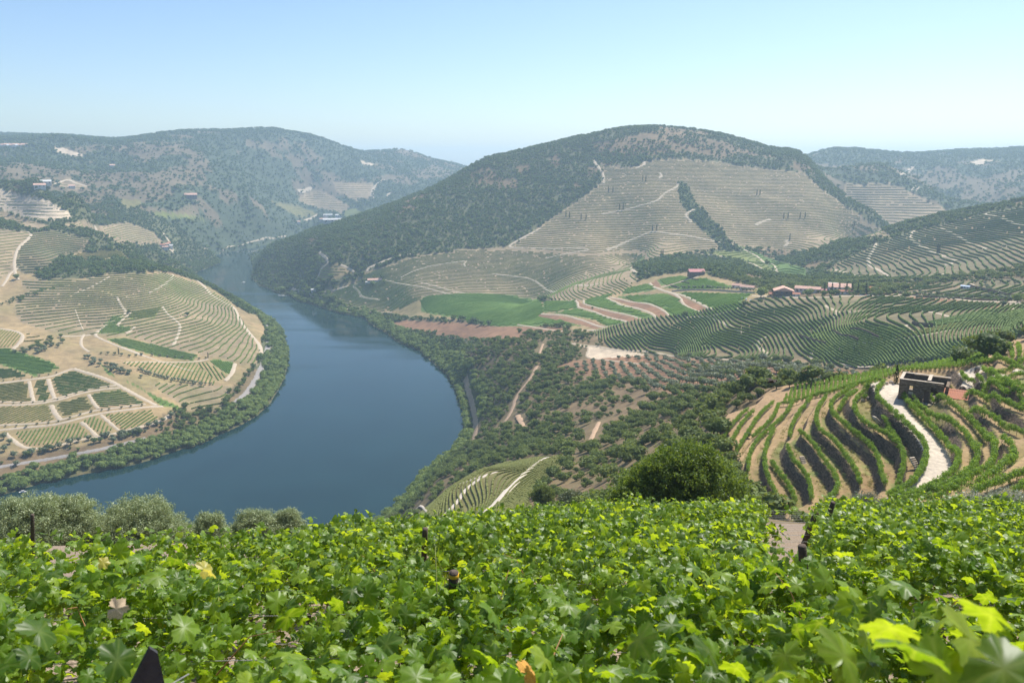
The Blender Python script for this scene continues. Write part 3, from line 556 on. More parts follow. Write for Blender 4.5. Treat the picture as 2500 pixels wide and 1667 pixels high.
def strips(A, B, w, h0, h1, ja=None):
    """boxes without ends standing on the ground lines A-B (n,3); w width, h0..h1 heights"""
    n = len(A); d = B-A; L = np.hypot(d[:, 0], d[:, 1])+1e-6; nx, ny = -d[:, 1]/L, d[:, 0]/L
    off = np.stack([nx, ny, 0*nx], 1)*(w[:, None] if np.ndim(w) else w)/2
    up0 = np.zeros((n, 3)); up0[:, 2] = h0; upa = np.zeros((n, 3)); upb = np.zeros((n, 3)); upa[:, 2] = h1 if ja is None else ja[0]; upb[:, 2] = h1 if ja is None else ja[1]
    V = np.stack([A-off+up0, A-off*.8+upa, A+off*.8+upa, A+off+up0, B-off+up0, B-off*.8+upb, B+off*.8+upb, B+off+up0], 1).reshape(-1, 3)
    i = np.arange(n)[:, None]*8
    F_ = np.concatenate([i+np.array(q) for q in ([0, 1, 5, 4], [1, 2, 6, 5], [2, 3, 7, 6], [0, 3, 2, 1], [4, 5, 6, 7])], 1).reshape(-1, 4)
    return V, F_
def contour_segs(mask, dz, stride, poly):
    js = np.arange(0, XG.shape[1], stride); H = HG[:, js]; M = mask[:, js]; X = XG[:, js]; Y = YG[:, js]
    jit = (.22*dz*fbm(X/60, Y/60, 2, 91)); Hc = H+jit
    A, B = [], []
    c0 = M[:-1, :-1] & M[1:, :-1] & M[:-1, 1:] & M[1:, 1:]
    for tri in (((0, 0), (1, 0), (0, 1)), ((1, 0), (1, 1), (0, 1))):
        g = [(slice(a, H.shape[0]-1+a), slice(b, H.shape[1]-1+b)) for a, b in tri]
        hs = np.stack([Hc[k] for k in g], -1)[c0]; P = np.stack([np.stack([X[k], Y[k], H[k]], -1) for k in g], -2)[c0]
        lo = np.ceil(hs.min(1)/dz); hi = np.floor(hs.max(1)/dz)
        for kk in range(3):
            lv = (lo+kk); ok = lv <= hi
            if not ok.any(): break
            h = hs[ok]; p = P[ok]; l = (lv[ok]*dz)
            pts = []; val = []
            for a, b in ((0, 1), (1, 2), (2, 0)):
                da = h[:, a]-l; db = h[:, b]-l; cr = (da*db < 0); t = np.where(cr, da/(da-db+1e-12), 0)
                pts.append(p[:, a]+(p[:, b]-p[:, a])*t[:, None]); val.append(cr)
            val = np.stack(val, 1); pts = np.stack(pts, 1); good = val.sum(1) == 2
            v = val[good]; q = pts[good]; i0 = np.argmax(v, 1); i1 = 2-np.argmax(v[:, ::-1], 1)
            r = np.arange(len(q)); A.append(q[r, i0]); B.append(q[r, i1])
    if not A: return None, None
    A = np.concatenate(A); B = np.concatenate(B)
    return A, B
def straight_segs(poly, d0, d1, dirpx, space, step=4.0):
    W = []
    for u, v in poly:
        # follow the outline on the ground: nearest ground point inside the field's range
        x, y = hit(u, v, max(70, d0), d1*1.1); W.append((x, y))
    W = np.array(W); a = hit(dirpx[0], dirpx[1], d0, d1*1.1); b = hit(dirpx[2], dirpx[3], d0, d1*1.1)
    d = np.array([b[0]-a[0], b[1]-a[1]]); d /= np.hypot(*d); n = np.array([-d[1], d[0]])
    s = W@d; t = W@n; T = np.arange(t.min(), t.max(), space); S = np.arange(s.min(), s.max(), step)
    TT, SS_ = np.meshgrid(T, S, indexing='ij'); X = d[0]*SS_+n[0]*TT; Y = d[1]*SS_+n[1]*TT
    ins = inpoly(X, Y, W); ins &= river_sd(X, Y) > 4 if d0 < 500 else ins
    Z = ground(X, Y); P = np.stack([X, Y, Z], -1); ok = ins[:, :-1] & ins[:, 1:]
    return P[:, :-1][ok], P[:, 1:][ok]
_tot = 0
for label, cls, d0, d1, poly, rows, tone, wall in FIELDS:
    if not rows: continue
    kw = dict(J_=0)
    if rows[0] == 's':
        dp = rows[1:5]
        # direction pixels share the outline's detail frame
        key = None
        segs = None
    p = poly
    if rows[0] in ('c', 'c2'):
        m = fieldmask(p, d0, d1)
        if not m.any(): continue
        r_ = RG[m].mean()
        for ci, (dz, mm) in enumerate([(rows[1], m)] if rows[0] == 'c' else [(rows[1], m & (HG < 112)), (rows[2], m & (HG >= 112))]):
            stride = 1 if r_ < 1000 else (3 if r_ > 1900 else 2)
            A, B = contour_segs(mm, dz, stride, p)
            if A is None or not len(A): continue
            k = rng.rand(len(A)) > .04; A = A[k]; B = B[k]
            hgt = (1.4 if r_ < 1700 else 1.0)*(.6 if dz < 1 else 1); wid = (1.3 if r_ < 1000 else (1.6 if r_ < 1700 else 1.7))*(1.0 if dz > 2 else .8)
            wid = wid*(.75+.5*rng.rand(len(A)))
            base = .9 if wall else 0
            ja = (base+hgt*(.8+.3*rng.rand(len(A))), base+hgt*(.8+.3*rng.rand(len(A))))
            V1, F1 = strips(A, B, wid, -.2+base*.9, 0, ja)
            o = mesh_np('vine_rows', V1, F1, ROWM[tone], False); tag(o, label+(' (upper half)' if ci else ''), kind='stuff'); _tot += len(F1)*2
            if wall:
                V1, F1 = strips(A, B, wid*.95, -1.2, .85); o = mesh_np('terrace_walls', V1, F1[np.arange(len(F1)) % 5 < 3], WALLM, False); tag(o, 'low dark stone walls under the '+label, kind='stuff'); _tot += len(F1)
    else:
        A, B = straight_segs(p, d0, d1, rows[1:5], rows[5], 5.0 if cls != GREEN else 7.)
        if not len(A): print('EMPTY', label); continue
        r_ = np.hypot(A[:, 0], A[:, 1]).mean(); wid = .30*rows[5]*(.8+.4*rng.rand(len(A)))*(1.7 if cls == GREEN else 1)
        ja = (.9+.45*rng.rand(len(A)), .9+.45*rng.rand(len(A)))
        V1, F1 = strips(A, B, wid, -.3, 0, ja); o = mesh_np('vine_rows', V1, F1, ROWM[tone], False); tag(o, label, kind='stuff'); _tot += len(F1)*2
print('row tris', _tot)
# ---- tracks
TRM = simple('pale_track', (.45, .365, .26), .4, .14, .95)
RLM = simple('railway_ballast', (.27, .245, .22), .8, .2, .95)
TRN = simple('gravel_track', (.56, .48, .39), 1.2, .18, .95, .4)
def ribbon(name, pts, hw, mat, label, lift=None, spur=False):
    p = np.array(pts, float); q = [p[0]]
    for _ in range(2):
        q = [p[0]]
        for a, b in zip(p[:-1], p[1:]): q += [a*.75+b*.25, a*.25+b*.75]
        q.append(p[-1]); p = np.array(q)
    r = np.hypot(p[:, 0], p[:, 1]).mean(); step = 1.5 if r < 300 else max(3, r/350)
    L = np.hypot(*np.diff(p, axis=0).T).sum(); p = resample(p, max(3, int(L/step)))
    t = np.gradient(p, axis=0); t /= np.hypot(t[:, 0], t[:, 1])[:, None]+1e-9; n = np.stack([-t[:, 1], t[:, 0]], 1)
    wv = hw*(1+.12*rng.randn(len(p)))
    nl = 5; cols = np.linspace(-1, 1, nl); V = []
    for c in cols:
        x = p[:, 0]+n[:, 0]*wv*c; y = p[:, 1]+n[:, 1]*wv*c; V.append(np.stack([x, y, ground(x, y)], -1))
    V = np.stack(V, 1)
    mz = V[:, :, 2].max(1, keepdims=True); V[:, :, 2] = V[:, :, 2]*.35+mz*.65 if r < 700 else V[:, :, 2]
    V[:, :, 2] += lift if lift is not None else (.10 if r < 300 else .25+r*.00025)
    V[:, [0, -1], 2] -= .35+r*.0003
    o = mesh_np(name, V, grid_faces(len(p), nl)[:, ::-1], mat); return tag(o, label, kind='structure')
def track(label, s, hw=2.2, mat=None, d0=300, d1=3500, name='farm_track', **kw):
    ribbon(name, [hit(u, v, d0, d1) for u, v in P_(s, **kw)], hw, mat or TRM, label)
track('grey railway line curving round the headland above the water', "1400 850,1470 790,1540 690,1590 570,1615 450,1600 390,1578 355", 4.0, RLM, 650, 1700, 'railway', **E_)
track('grey railway line along the foot of the dry fields', "-300 1290,0 1222,250 1180,540 1135,700 1095,870 1052", 3.4, RLM, 600, 1500, 'railway', **E_)
track('dry bank track under the upper tier', "-200 195,0 185,300 150,650 105,780 50,930 0", 2.6, None, 600, 1700, **I_)
track('dry bank track under the second tier', "-200 465,0 465,400 460,760 400,1000 320,1250 270,1530 245", 2.4, None, 600, 1700, **I_)
track('dry bank track over the second tier', "-200 420,0 425,400 435,760 375,1000 290,1250 240,1480 215", 1.8, None, 600, 1700, **I_)
track('dry bank track over the lowest tier', "-200 790,0 785,400 740,800 700,1150 600,1330 560,1700 520,2080 480", 2.6, None, 600, 1700, **I_)
track('dry bank track under the slanting block', "-200 720,0 722,500 700,800 650,1050 580,1200 530,1500 500,1860 455", 2.0, None, 600, 1700, **I_)
track('long diagonal pale track down the headland', "940 0,1180 70,1400 150,1600 260,1860 400,2000 470", 3.2, None, 600, 1700, **I_)
track('pale track at the foot of the lowest tier', "60 820,200 940,330 1020,620 1010,960 920,1200 880,1500 820,1800 740,2040 680,2200 570", 2.6, None, 600, 1700, **I_)
for i, (a, b) in enumerate([("370 160,400 300,425 430", 2.6), ("615 130,650 260,700 390", 2.8), ("650 465,700 570,770 650", 3.0), ("1130 330,1200 450,1260 510", 2.4), ("1040 680,1160 780,1230 860", 2.4), ("1290 590,1400 690,1520 790", 2.2)]):
    track(['bare strip between the first two upper blocks', 'bare strip beside the dense block', 'wide bare strip in the second tier', 'narrow bare strip before the wedge block', 'slanting bare strip in the lowest tier', 'slanting bare strip near the tip'][i], a, b, None, 600, 1700, **I_)
track('white curved track beside the pale rows', "-300 800,0 825,180 850,330 910,300 1010,180 1120", 3.0, None, 700, 1800, **G_)
track('white track from the dome fork down to the olive bank', "1660 380,1720 500,1800 600,1700 660,1480 790,1330 910,1400 960,1700 1090,2080 1230", 2.4, None, 700, 1800, **G_)
track('white loop of track on the dome', "1850 600,1650 770,1700 800", 2, None, 700, 1800, **G_)
track('short white loop of track by the green wedge', "1920 790,1850 860,1780 890", 2, None, 700, 1800, **G_)
track('pale track below the dome rows', "840 930,1000 940,1290 915", 2.4, None, 700, 1800, **G_)
track('pale track winding over the dome crest', "1190 910,1140 1000,1160 1090,1270 1160", 2.2, None, 700, 1800, **G_)
track('straight pale path down the dome rows', "1065 560,1120 710,1185 860", 1.2, None, 700, 1800, **G_)
track('pale path climbing the dome toward the oaks', "1550 90,1430 170,1220 270,1050 330", 1.6, None, 700, 1900, **G_)
track('pale path over the top of the dome', "710 60,700 120,600 200,480 270,370 320", 2.0, None, 900, 1900, **H_)
track('sandy path down the middle of the dome', "560 510,620 610,780 730,820 800,780 920,710 1070", 2.4, None, 700, 1900, **H_)
track('pale rim track along the edge of the dome', "1060 150,1200 280,1260 360,1480 480,1590 520,1640 690,1780 880,1940 1040,1965 1180", 3.6, None, 700, 1900, **H_)
track('bare track beside the bright green corner', "1590 1320,1560 1450,1450 1568", 3, None, 700, 1900, **H_)
track('dirt track beside the olive row', "1210 1260,1000 1300,500 1295,0 1310", 2, None, 700, 1900, **H_)
track('pale track under the dome edge', "-20 1085,400 1250,800 1380,1000 1430", 2, None, 700, 1800, **H_)
track('pale track up the slope at the frame edge', "20 820,60 780,110 700,135 640,270 540", 2.6, None, 900, 2300, sx=.17, sy=.17, oy=560)
track('sandy track between the terraced slopes', "230 895,265 920,200 980,135 1040,110 1200,150 1290", 3.0, None, 1000, 2400, **A_)
track('pale track crossing the high terraces', "0 640,200 660,370 660,400 640", 4, None, 1500, 2700, **A_)
track('pale track zigzag over the high terraces', "90 720,180 690,430 710,465 675", 4, None, 1500, 2700, **A_)
track('white road dropping to the riverside hamlet', "1340 905,1400 990,1418 1030,1405 1055", 5, None, 1900, 3100, **A_)
track('pale track over the round terraced hill', "785 850,795 900", 4, None, 1900, 3100, **A_)
track('pale road above the far river bank', "1660 1035,1850 1005,2020 990,2200 950,2352 930", 2., None, 2500, 3700, **A_)
track('pale hillside track by the hazy farm', "430 500,560 455,600 490,720 520", 6, None, 2500, 3700, **A_)
track('pale winding road on the far vineyard slope', "1130 465,1060 520,1030 580,1045 610,1020 622", 9, None, 3000, 5500, **B_)
track('pale branch road on the far vineyard slope', "1195 565,1160 590,1170 605", 7, None, 3000, 5500, **B_)
track('far pale road over the river hamlet', "430 560,540 530", 9, None, 2800, 5500, **B_)
track('pale road below the far terraces', "480 800,590 750", 7, None, 2800, 5500, **B_)
track('cream road along the edge of the wooded slope', "1000 1220,990 1200,1100 1150,1230 1095,1360 1072", 3.6, None, 1450, 2600, **B_)
track('cream road with a bend across the great slope', "1270 1270,1400 1205,1600 1160,1830 1132,1785 1150,1800 1185", 2.6, None, 1450, 2600, **B_)
track('cream road climbing by the wood edge', "2160 1020,2170 995,2260 950,2352 905", 3.0, None, 1450, 2600, **B_)
track('zigzag path through the wooded slope', "605 1060,660 1110,680 1160,620 1190,600 1250,580 1280", 3, None, 1450, 2600, **B_)
track('cream track rounding the lens shaped field', "780 1165,840 1190,890 1225", 3, None, 1450, 2600, **B_)
track('cream loop road by the white farmhouse', "920 1320,870 1335,930 1380,935 1415,990 1440,1100 1452", 3, None, 1400, 2600, **B_)
track('long cream road below the farmhouse', "1140 1290,1250 1315,1400 1340,1600 1385,1790 1420", 2.6, None, 1400, 2600, **B_)
track('sandy upper road above the farmhouse road', "1430 1310,1600 1350,1860 1412", 2.4, None, 1400, 2600, **B_)
track('riverside road by the jetty', "380 1360,520 1395,590 1440,660 1472", 3, None, 1400, 2600, **B_)
track('riverside link road to the jetty', "600 1400,700 1385,840 1340", 2.4, None, 1400, 2600, **B_)
track('sandy riverbank road', "700 1480,830 1530,960 1552,1200 1550", 2.4, None, 1200, 2600, **B_)
track('pale road at the foot of the great slope', "410 860,150 1000,150 1020,200 1025", 3, None, 1450, 2600, **C_)
track('cream road climbing the ridge to the saddle', "1530 500,1520 530,1400 590,1360 650,1150 700,900 750", 3.6, None, 1450, 2700, **C_)
track('cream zigzag road beside the ravine', "1660 710,1590 750,1600 780,1640 800,1630 820", 4, None, 1450, 2700, **C_)
track('white ridge path at the top of the vines', "1380 410,1400 440,1370 455", 4, None, 1450, 2700, **C_)
track('pale path at the summit vines', "1250 320,1255 345,1180 375", 4, None, 1450, 2700, **C_)
track('pale track by the upper wood corner', "835 310,860 340,900 400,925 450,920 500", 4, None, 1450, 2700, **C_)
track('sandy road to the turning circle', "940 1040,1100 970,1220 930,1330 885,1500 920,1800 965,1940 990", 3.6, None, 1450, 2700, **C_)
track('sandy road across the middle of the slope', "440 1110,750 1055,830 1040,450 1030,150 1022", 2.6, None, 1450, 2700, **C_)
track('faint road on the lower slope', "0 1240,240 1255,430 1320,740 1365,900 1350", 3, None, 1350, 2700, **C_)
track('cream road round the scrub hill', "1270 1310,1190 1260,1130 1200,1160 1175,1380 1100", 3, None, 1350, 2700, **C_)
track('pale diagonal farm track across the green slope', "1960 990,2100 1050,2220 1110,2352 1250", 3, None, 1350, 2700, **C_)
track('sandy track above the scrub hill', "1720 1075,1900 1090,2070 1140,2200 1200,2340 1250", 2.4, None, 1350, 2700, **C_)
track('pale track on the second spur', "150 740,200 710,270 690", 5, None, 1500, 3000, **D_)
track('short pale track at the second spur foot', "380 915,420 890,400 860", 5, None, 1500, 3000, **D_)
track('cream track down the backlit near hill', "1135 890,1130 920,1100 970,1070 1010,1080 1060,1120 1090,1250 1155", 3.2, None, 1000, 2200, **D_)
track('long cream track across the backlit near hill', "1450 785,1420 820,1430 870,1600 950,1800 1030", 3.2, None, 1000, 2200, **D_)
track('straight cream track high on the backlit hill', "1665 765,1850 850,2050 935", 2.8, None, 1000, 2200, **D_)
track('cream track at the top of the backlit hill', "2040 645,2110 665,2260 720,2352 745", 3.2, None, 1000, 2200, **D_)
track('pale track at the foot of the backlit hill', "800 1105,940 1150,1180 1175,1290 1190", 2.8, None, 1000, 2200, **D_)
track('pale bend at the valley mouth', "1720 1050,1740 1070,1750 1050", 4, None, 900, 2200, **D_)
track('pale S bend above the estate', "1630 1170,1640 1155,1700 1138", 3, None, 900, 2200, **D_)
track('far winding road in the saddle', "1440 260,1400 290,1395 320,1350 345", 8, None, 3000, 6000, **D_)
track('white track on the third spur', "1440 465,1480 420", 8, None, 2400, 6000, **D_)
kk = dict(d0=480, d1=1500)
track('white estate road in front of the long hall', "260 325,560 330,760 345,1100 330,1500 320,1900 330,2352 325", 3.0, None, name='estate_road', sx=.2551, sy=.2551, ox=1800-30, oy=640, **kk)
track('cream track along the green crest', "1130 265,1290 215,1440 175,1520 150", 2.0, None, 800, 1500, **J_)
track('white fork of tracks below the green crest', "1010 220,1060 265,1130 285,1200 310,1330 370,1350 430,1420 480,1560 530", 2.2, None, 800, 1500, **J_)
track('cream track along the second red bank', "560 375,620 400,800 470,1020 525,1085 585", 2.0, None, 800, 1500, **J_)
track('cream track over the second red bank', "600 365,800 410,1050 450,1150 500,1215 560", 1.8, None, 800, 1500, **J_)
track('cream track along the first red bank', "235 400,265 430,250 470,450 520,560 570,700 605,780 625", 2.0, None, 800, 1500, **J_)
track('cream track over the first red bank', "320 400,320 440,560 500,930 595", 1.6, None, 800, 1500, **J_)
track('cream track over the third red bank', "1230 320,1450 380,1690 510", 2.0, None, 800, 1500, **J_)
track('cream track at the foot of the red banks', "-400 640,0 725,380 700,460 720,570 670", 2.0, None, 800, 1500, **J_)
track('sandy track over the lowest red bank', "-200 530,0 545,350 605,540 680", 2.0, None, 800, 1500, **J_)
track('pale farm track at the edge of the walled rows', "1400 575,1620 570,1800 530,1950 475", 2.2, None, 800, 1500, **J_)
track('pale track dropping through the walled rows', "1600 570,1700 600,1810 650,1900 700,2050 770", 2.2, None, 600, 1500, **J_)
track('white bend of track on the middle spur', "2240 775,2160 810,2130 850,2180 920,2250 960", 2.4, None, 500, 1300, **J_)
track('pale track along the foot of the walled rows', "180 845,500 890,960 940,1300 965,1700 1010,2000 1010,2352 1000", 1.8, None, 500, 1300, **J_)
track('pale track round the bare field', "370 900,370 940,340 980,420 1010,860 1065,1000 1060", 1.6, None, 500, 1300, **J_)
track('white curved track by the short straight rows', "280 830,170 860,130 910,150 970", 2.2, None, 450, 1200, **K_)
track('long pale track down the middle spur', "2240 545,1960 590,1480 690,1100 760,700 800,270 915", 1.8, None, 400, 1200, **K_)
track('white S bend between the shelves', "1250 600,1090 620,1140 650,1190 690", 2.0, None, 450, 1200, **K_)
track('white hook of track above the middle rows', "360 545,390 500,420 475,270 410", 2.2, None, 500, 1300, **K_)
track('sandy track through the bare middle hollow', "500 480,900 465,1250 465,1450 490,1580 530", 1.6, None, 500, 1300, **K_)
track('pale road past the olive avenue', "1000 290,1300 320,1800 360,2200 370,2352 390", 2.6, None, 500, 1400, **K_)
track('pale road by the blue and white shed', "1780 180,1900 240,2100 300,2352 350", 2.0, None, 500, 1500, **K_)
track('white yard road at the frame edge', "2100 400,2220 400,2352 380,2450 360", 4.0, None, 450, 1300, **K_)
track('pale track below the yard', "2200 420,2280 470,2380 500", 1.8, None, 450, 1300, **K_)
track('lower boundary track of the walled rows', "430 1020,700 1045,1000 1085", 1.6, None, 350, 1200, **K_)
track('reddish track through the woods', "1165 490,1140 560", 1.6, simple('red_track', (.40, .27, .17), .6), 500, 1200, **F_)
RTM = bpy.data.materials['red_track']
track('reddish path winding down the wooded slope', "1130 620,1090 700,1000 800,985 880,910 990", 2.4, RTM, 400, 1200, **F_)
track('reddish path beside the riverside trees', "700 690,745 850,765 960,755 1060", 3.0, RTM, 400, 1200, **F_)
track('stony gully in the woods', "1015 920,1050 990", 2.4, RTM, 400, 1200, **F_)
track('stony gully under the pines', "1500 960,1465 1030,1440 1110", 1.6, RTM, 300, 900, **F_)
track('wide pale track through the steep corner vineyard', "1265 1160,1180 1175,1080 1250,960 1370,840 1490,780 1540", 1.9, TRN, 250, 700, **F_)
track('narrow pale track through the steep corner vineyard', "940 1240,780 1300,700 1360,660 1430,570 1520", 1.2, TRN, 250, 700, **F_)
track('lower pale track of the steep corner vineyard', "800 1280,600 1365,450 1440,390 1490", 1.0, TRN, 250, 700, **F_)
# ---------------------------------------------------------------- foliage instancing (leaf sprays on points) and trees
def cloud(name, P, S, protos, parent=None, rot=None, kind=None, label=None, tilt=0.5, mats=None):
    """a mesh of points that carries leaf sprays or trees; each point has its own size and turn"""
    me = bpy.data.meshes.new(name); P = np.asarray(P, np.float32); n = len(P); me.vertices.add(n); me.vertices.foreach_set('co', P.ravel())
    a = me.attributes.new('scl', 'FLOAT', 'POINT'); a.data.foreach_set('value', np.asarray(S, np.float32))
    if rot is None:
        rot = rng.rand(n, 3)*6.283; rot[:, :2] = (rng.rand(n, 2)-.5)*2*tilt
    a = me.attributes.new('rot', 'FLOAT_VECTOR', 'POINT'); a.data.foreach_set('vector', np.asarray(rot, np.float32).ravel())
    a = me.attributes.new('pick', 'INT', 'POINT'); a.data.foreach_set('value', rng.randint(0, len(protos), n).astype(np.int32))
    o = bpy.data.objects.new(name, me); COL.objects.link(o)
    if parent: o.parent = parent
    md = o.modifiers.new('sprays', 'NODES'); md.node_group = group_for(protos)
    return tag(o, label, kind=kind)
_groups = {}
def group_for(protos):
    key = tuple(p.name for p in protos)
    if key in _groups: return _groups[key]
    g = bpy.data.node_groups.new('scatter', 'GeometryNodeTree'); _groups[key] = g
    g.interface.new_socket('Geometry', in_out='INPUT', socket_type='NodeSocketGeometry'); g.interface.new_socket('Geometry', in_out='OUTPUT', socket_type='NodeSocketGeometry')
    N = g.nodes.new; L = g.links.new; gi = N('NodeGroupInput'); go = N('NodeGroupOutput'); jn = N('GeometryNodeJoinGeometry')
    def attr(nm, t): x = N('GeometryNodeInputNamedAttribute'); x.data_type = t; x.inputs[0].default_value = nm; return x.outputs[0]
    sc = attr('scl', 'FLOAT'); ro = attr('rot', 'FLOAT_VECTOR'); pk = attr('pick', 'INT')
    for i, p in enumerate(protos):
        oi = N('GeometryNodeObjectInfo'); oi.transform_space = 'ORIGINAL'; oi.inputs[0].default_value = p; oi.inputs[1].default_value = True
        cmp = N('FunctionNodeCompare'); cmp.data_type = 'INT'; cmp.operation = 'EQUAL'; L(pk, cmp.inputs[2]); cmp.inputs[3].default_value = i
        ip = N('GeometryNodeInstanceOnPoints'); L(gi.outputs[0], ip.inputs['Points']); L(cmp.outputs[0], ip.inputs['Selection']); L(oi.outputs['Geometry'], ip.inputs['Instance'])
        L(ro, ip.inputs['Rotation']); L(sc, ip.inputs['Scale']); L(ip.outputs[0], jn.inputs[0])
    L(jn.outputs[0], go.inputs[0]); return g
def quads_mesh(c, nrm, size, asp=.55, fold=.0, seed=0):
    """many small leaf faces: centres c, normals nrm, lengths size"""
    r = np.random.RandomState(seed); n = len(c); nrm = nrm/np.linalg.norm(nrm, axis=1, keepdims=True)
    t = r.randn(n, 3); t -= (t*nrm).sum(1, keepdims=True)*nrm; t /= np.linalg.norm(t, axis=1, keepdims=True)+1e-9; b = np.cross(nrm, t)
    s = (size if np.ndim(size) else np.full(n, size))[:, None]
    V = np.stack([c-t*s*.5, c+b*s*asp*.5-t*s*.05, c+t*s*.5, c-b*s*asp*.5-t*s*.05], 1).reshape(-1, 3)
    return V, np.arange(n*4).reshape(-1, 4)
def crown_pts(n, lobes, seed, shell=.35):
    r = np.random.RandomState(seed); out = []; nr = []
    w = np.array([l[3]**2 for l in lobes]); w = w/w.sum(); k = r.choice(len(lobes), n, p=w)
    d = r.randn(n, 3); d /= np.linalg.norm(d, axis=1, keepdims=True); d[:, 2] = np.where(d[:, 2] < -.35, -d[:, 2], d[:, 2])
    L = np.array(lobes)[k]; rad = L[:, 3]*(1-shell*r.rand(n)**1.5)*(1+.12*r.randn(n))
    c = L[:, :3]+d*rad[:, None]*np.array([1, 1, .85]); return c, d*.7+r.randn(n, 3)*.5+np.array([0, 0, .35])
OAKM = leafmat('oak_leaf', [(.045, .075, .020), (.10, .145, .036), (.20, .25, .06)], .28, .15, .6, .5)
OAKM2 = leafmat('oak_leaf_far', [(.055, .09, .028), (.09, .14, .038), (.15, .20, .05)], .2, .1, .7, .15)
RIVM = leafmat('riverside_leaf', [(.085, .14, .035), (.16, .225, .055), (.26, .32, .09)], .25, .15, .6, .3)
OLVM = leafmat('olive_leaf', [(.085, .115, .05), (.14, .17, .08), (.21, .24, .125)], .2, .35, .5, .5)
CYPM = leafmat('cypress_leaf', [(.02, .035, .012), (.03, .05, .018), (.045, .07, .02)], .1, .1, .7)
VINM = leafmat('vine_spray_leaf', [(.07, .15, .016), (.125, .235, .024), (.21, .33, .04)], .42, .25, .5, .4)
BARK = simple('bark', (.12, .085, .06), 6, .3, .95, .3)
def blob_tree(seed, h=1., wide=1., n=90, leaf=.30, mat=OAKM, low=True):
    """crown of small leaf faces about a few lobes; unit tree about 1 m tall"""
    r = np.random.RandomState(seed)
    lobes = [(0, 0, .55*h, .34*wide)]+[(.30*wide*math.cos(a), .30*wide*math.sin(a), (.42+.2*r.rand())*h, (.20+.09*r.rand())*wide) for a in r.rand(6)*6.28]
    c, nn = crown_pts(n, lobes, seed); return quads_mesh(c, nn, leaf*(.7+.6*r.rand(n)), .8, seed=seed)
def core(lobes_r, z, seed, nseg=7, nr=4):
    r = np.random.RandomState(seed); V = []; F_ = []
    for i in range(nr+1):
        ph = math.pi*i/nr
        for j in range(nseg):
            a = 6.283*j/nseg; rr = lobes_r*(.85+.3*r.rand()); V.append((rr*math.sin(ph)*math.cos(a), rr*math.sin(ph)*math.sin(a), z-rr*.85*math.cos(ph)))
    for i in range(nr):
        for j in range(nseg): F_.append((i*nseg+j, i*nseg+(j+1) % nseg, (i+1)*nseg+(j+1) % nseg, (i+1)*nseg+j))
    return np.array(V), np.array(F_)
def crown_mesh(name, seed, mat, n=90, leaf=.3, wide=1., parent=None):
    V1, F1 = blob_tree(seed, 1., wide, n, leaf); V2, F2 = core(.34*wide, .50, seed)
    return mesh_np(name, np.concatenate([V1, V2]), np.concatenate([F1, F2+len(V1)]), mat, True, parent)
def tube(pts, rad, seg=6):
    V = []; F_ = []
    P = [np.array(p, float) for p in pts]
    for i, p in enumerate(P):
        t = P[min(i+1, len(P)-1)]-P[max(i-1, 0)]; t /= np.linalg.norm(t)+1e-9; a = np.cross(t, [0, 0, 1.]) if abs(t[2]) < .9 else np.cross(t, [1., 0, 0]); a /= np.linalg.norm(a); b = np.cross(t, a)
        for j in range(seg): V.append(p+rad[i]*(a*math.cos(6.283*j/seg)+b*math.sin(6.283*j/seg)))
    for i in range(len(P)-1):
        for j in range(seg): F_.append((i*seg+j, i*seg+(j+1) % seg, (i+1)*seg+(j+1) % seg, (i+1)*seg+j))
    k = len(V); V.append(P[-1]+(P[-1]-P[-2])*.02)
    T = [((len(P)-1)*seg+j, (len(P)-1)*seg+(j+1) % seg, k) for j in range(seg)]
    return V, F_, T
def tubes(name, specs, mat, parent=None, seg=6):
    V, F_, T = [], [], []
    for pts, rad in specs:
        v, f, t = tube(pts, rad, seg); k = len(V); V += v; F_ += [tuple(a+k for a in q) for q in f]; T += [tuple(a+k for a in q) for q in t]
    return mesh_np(name, np.array(V), F_, mat, True, parent, F3=T)
def trunk_specs(seed, h=.5, r0=.045, n=3):
    r = np.random.RandomState(seed); sp = [([(0, 0, -.1), (.02, .01, h*.5), (0, 0, h)], [r0, r0*.8, r0*.6])]
    for i in range(n):
        a = 6.283*(i+r.rand()*.5)/n; sp.append(([(0, 0, h*.45), (.14*math.cos(a), .14*math.sin(a), h*.9), (.24*math.cos(a), .24*math.sin(a), h*1.25)], [r0*.6, r0*.4, r0*.15]))
    return sp
class Kind:
    """one kind of tree: prototype parts shared by every individual"""
    def __init__(s, name, label, cat, group, mat, seeds, n, leaf, wide=1., trunk=(.5, .045)):
        s.name, s.label, s.cat, s.group = name, label, cat, group; s.cr = []; s.tr = None; s.count = 0
        s.mat, s.seeds, s.n, s.leaf, s.wide, s.trunk = mat, seeds, n, leaf, wide, trunk
    def place(s, x, y, size, label=None, group='', z=None, sc=(1, 1, 1)):
        z = float(ground(x, y)) if z is None else z
        e = empty(s.name, (x, y, z), label or s.label, s.cat, s.group if group == '' else group, rng.rand()*6.28); e.scale = (size*sc[0], size*sc[1], size*sc[2])
        i = s.count % len(s.seeds); s.count += 1
        if i >= len(s.cr):
            c = crown_mesh('crown', s.seeds[i], s.mat, s.n, s.leaf, s.wide, e); s.cr.append(c)
        else:
            c = s.cr[i].copy(); COL.objects.link(c); c.parent = e
        if s.tr is None: s.tr = tubes('trunk', trunk_specs(s.seeds[0], *s.trunk), BARK, e)
        else: t = s.tr.copy(); COL.objects.link(t); t.parent = e
        return e
OAK = Kind('oak_tree', 'small round dark green holm oak growing in the wooded valley side', 'tree', 'holm oaks of the wooded valley side', OAKM, [11, 12, 13, 14], 330, .13)
OLV = Kind('olive_tree', 'round grey green olive tree in the terraced grove above the woods', 'tree', 'olive trees of the terraced grove', OLVM, [21, 22, 23], 220, .15)
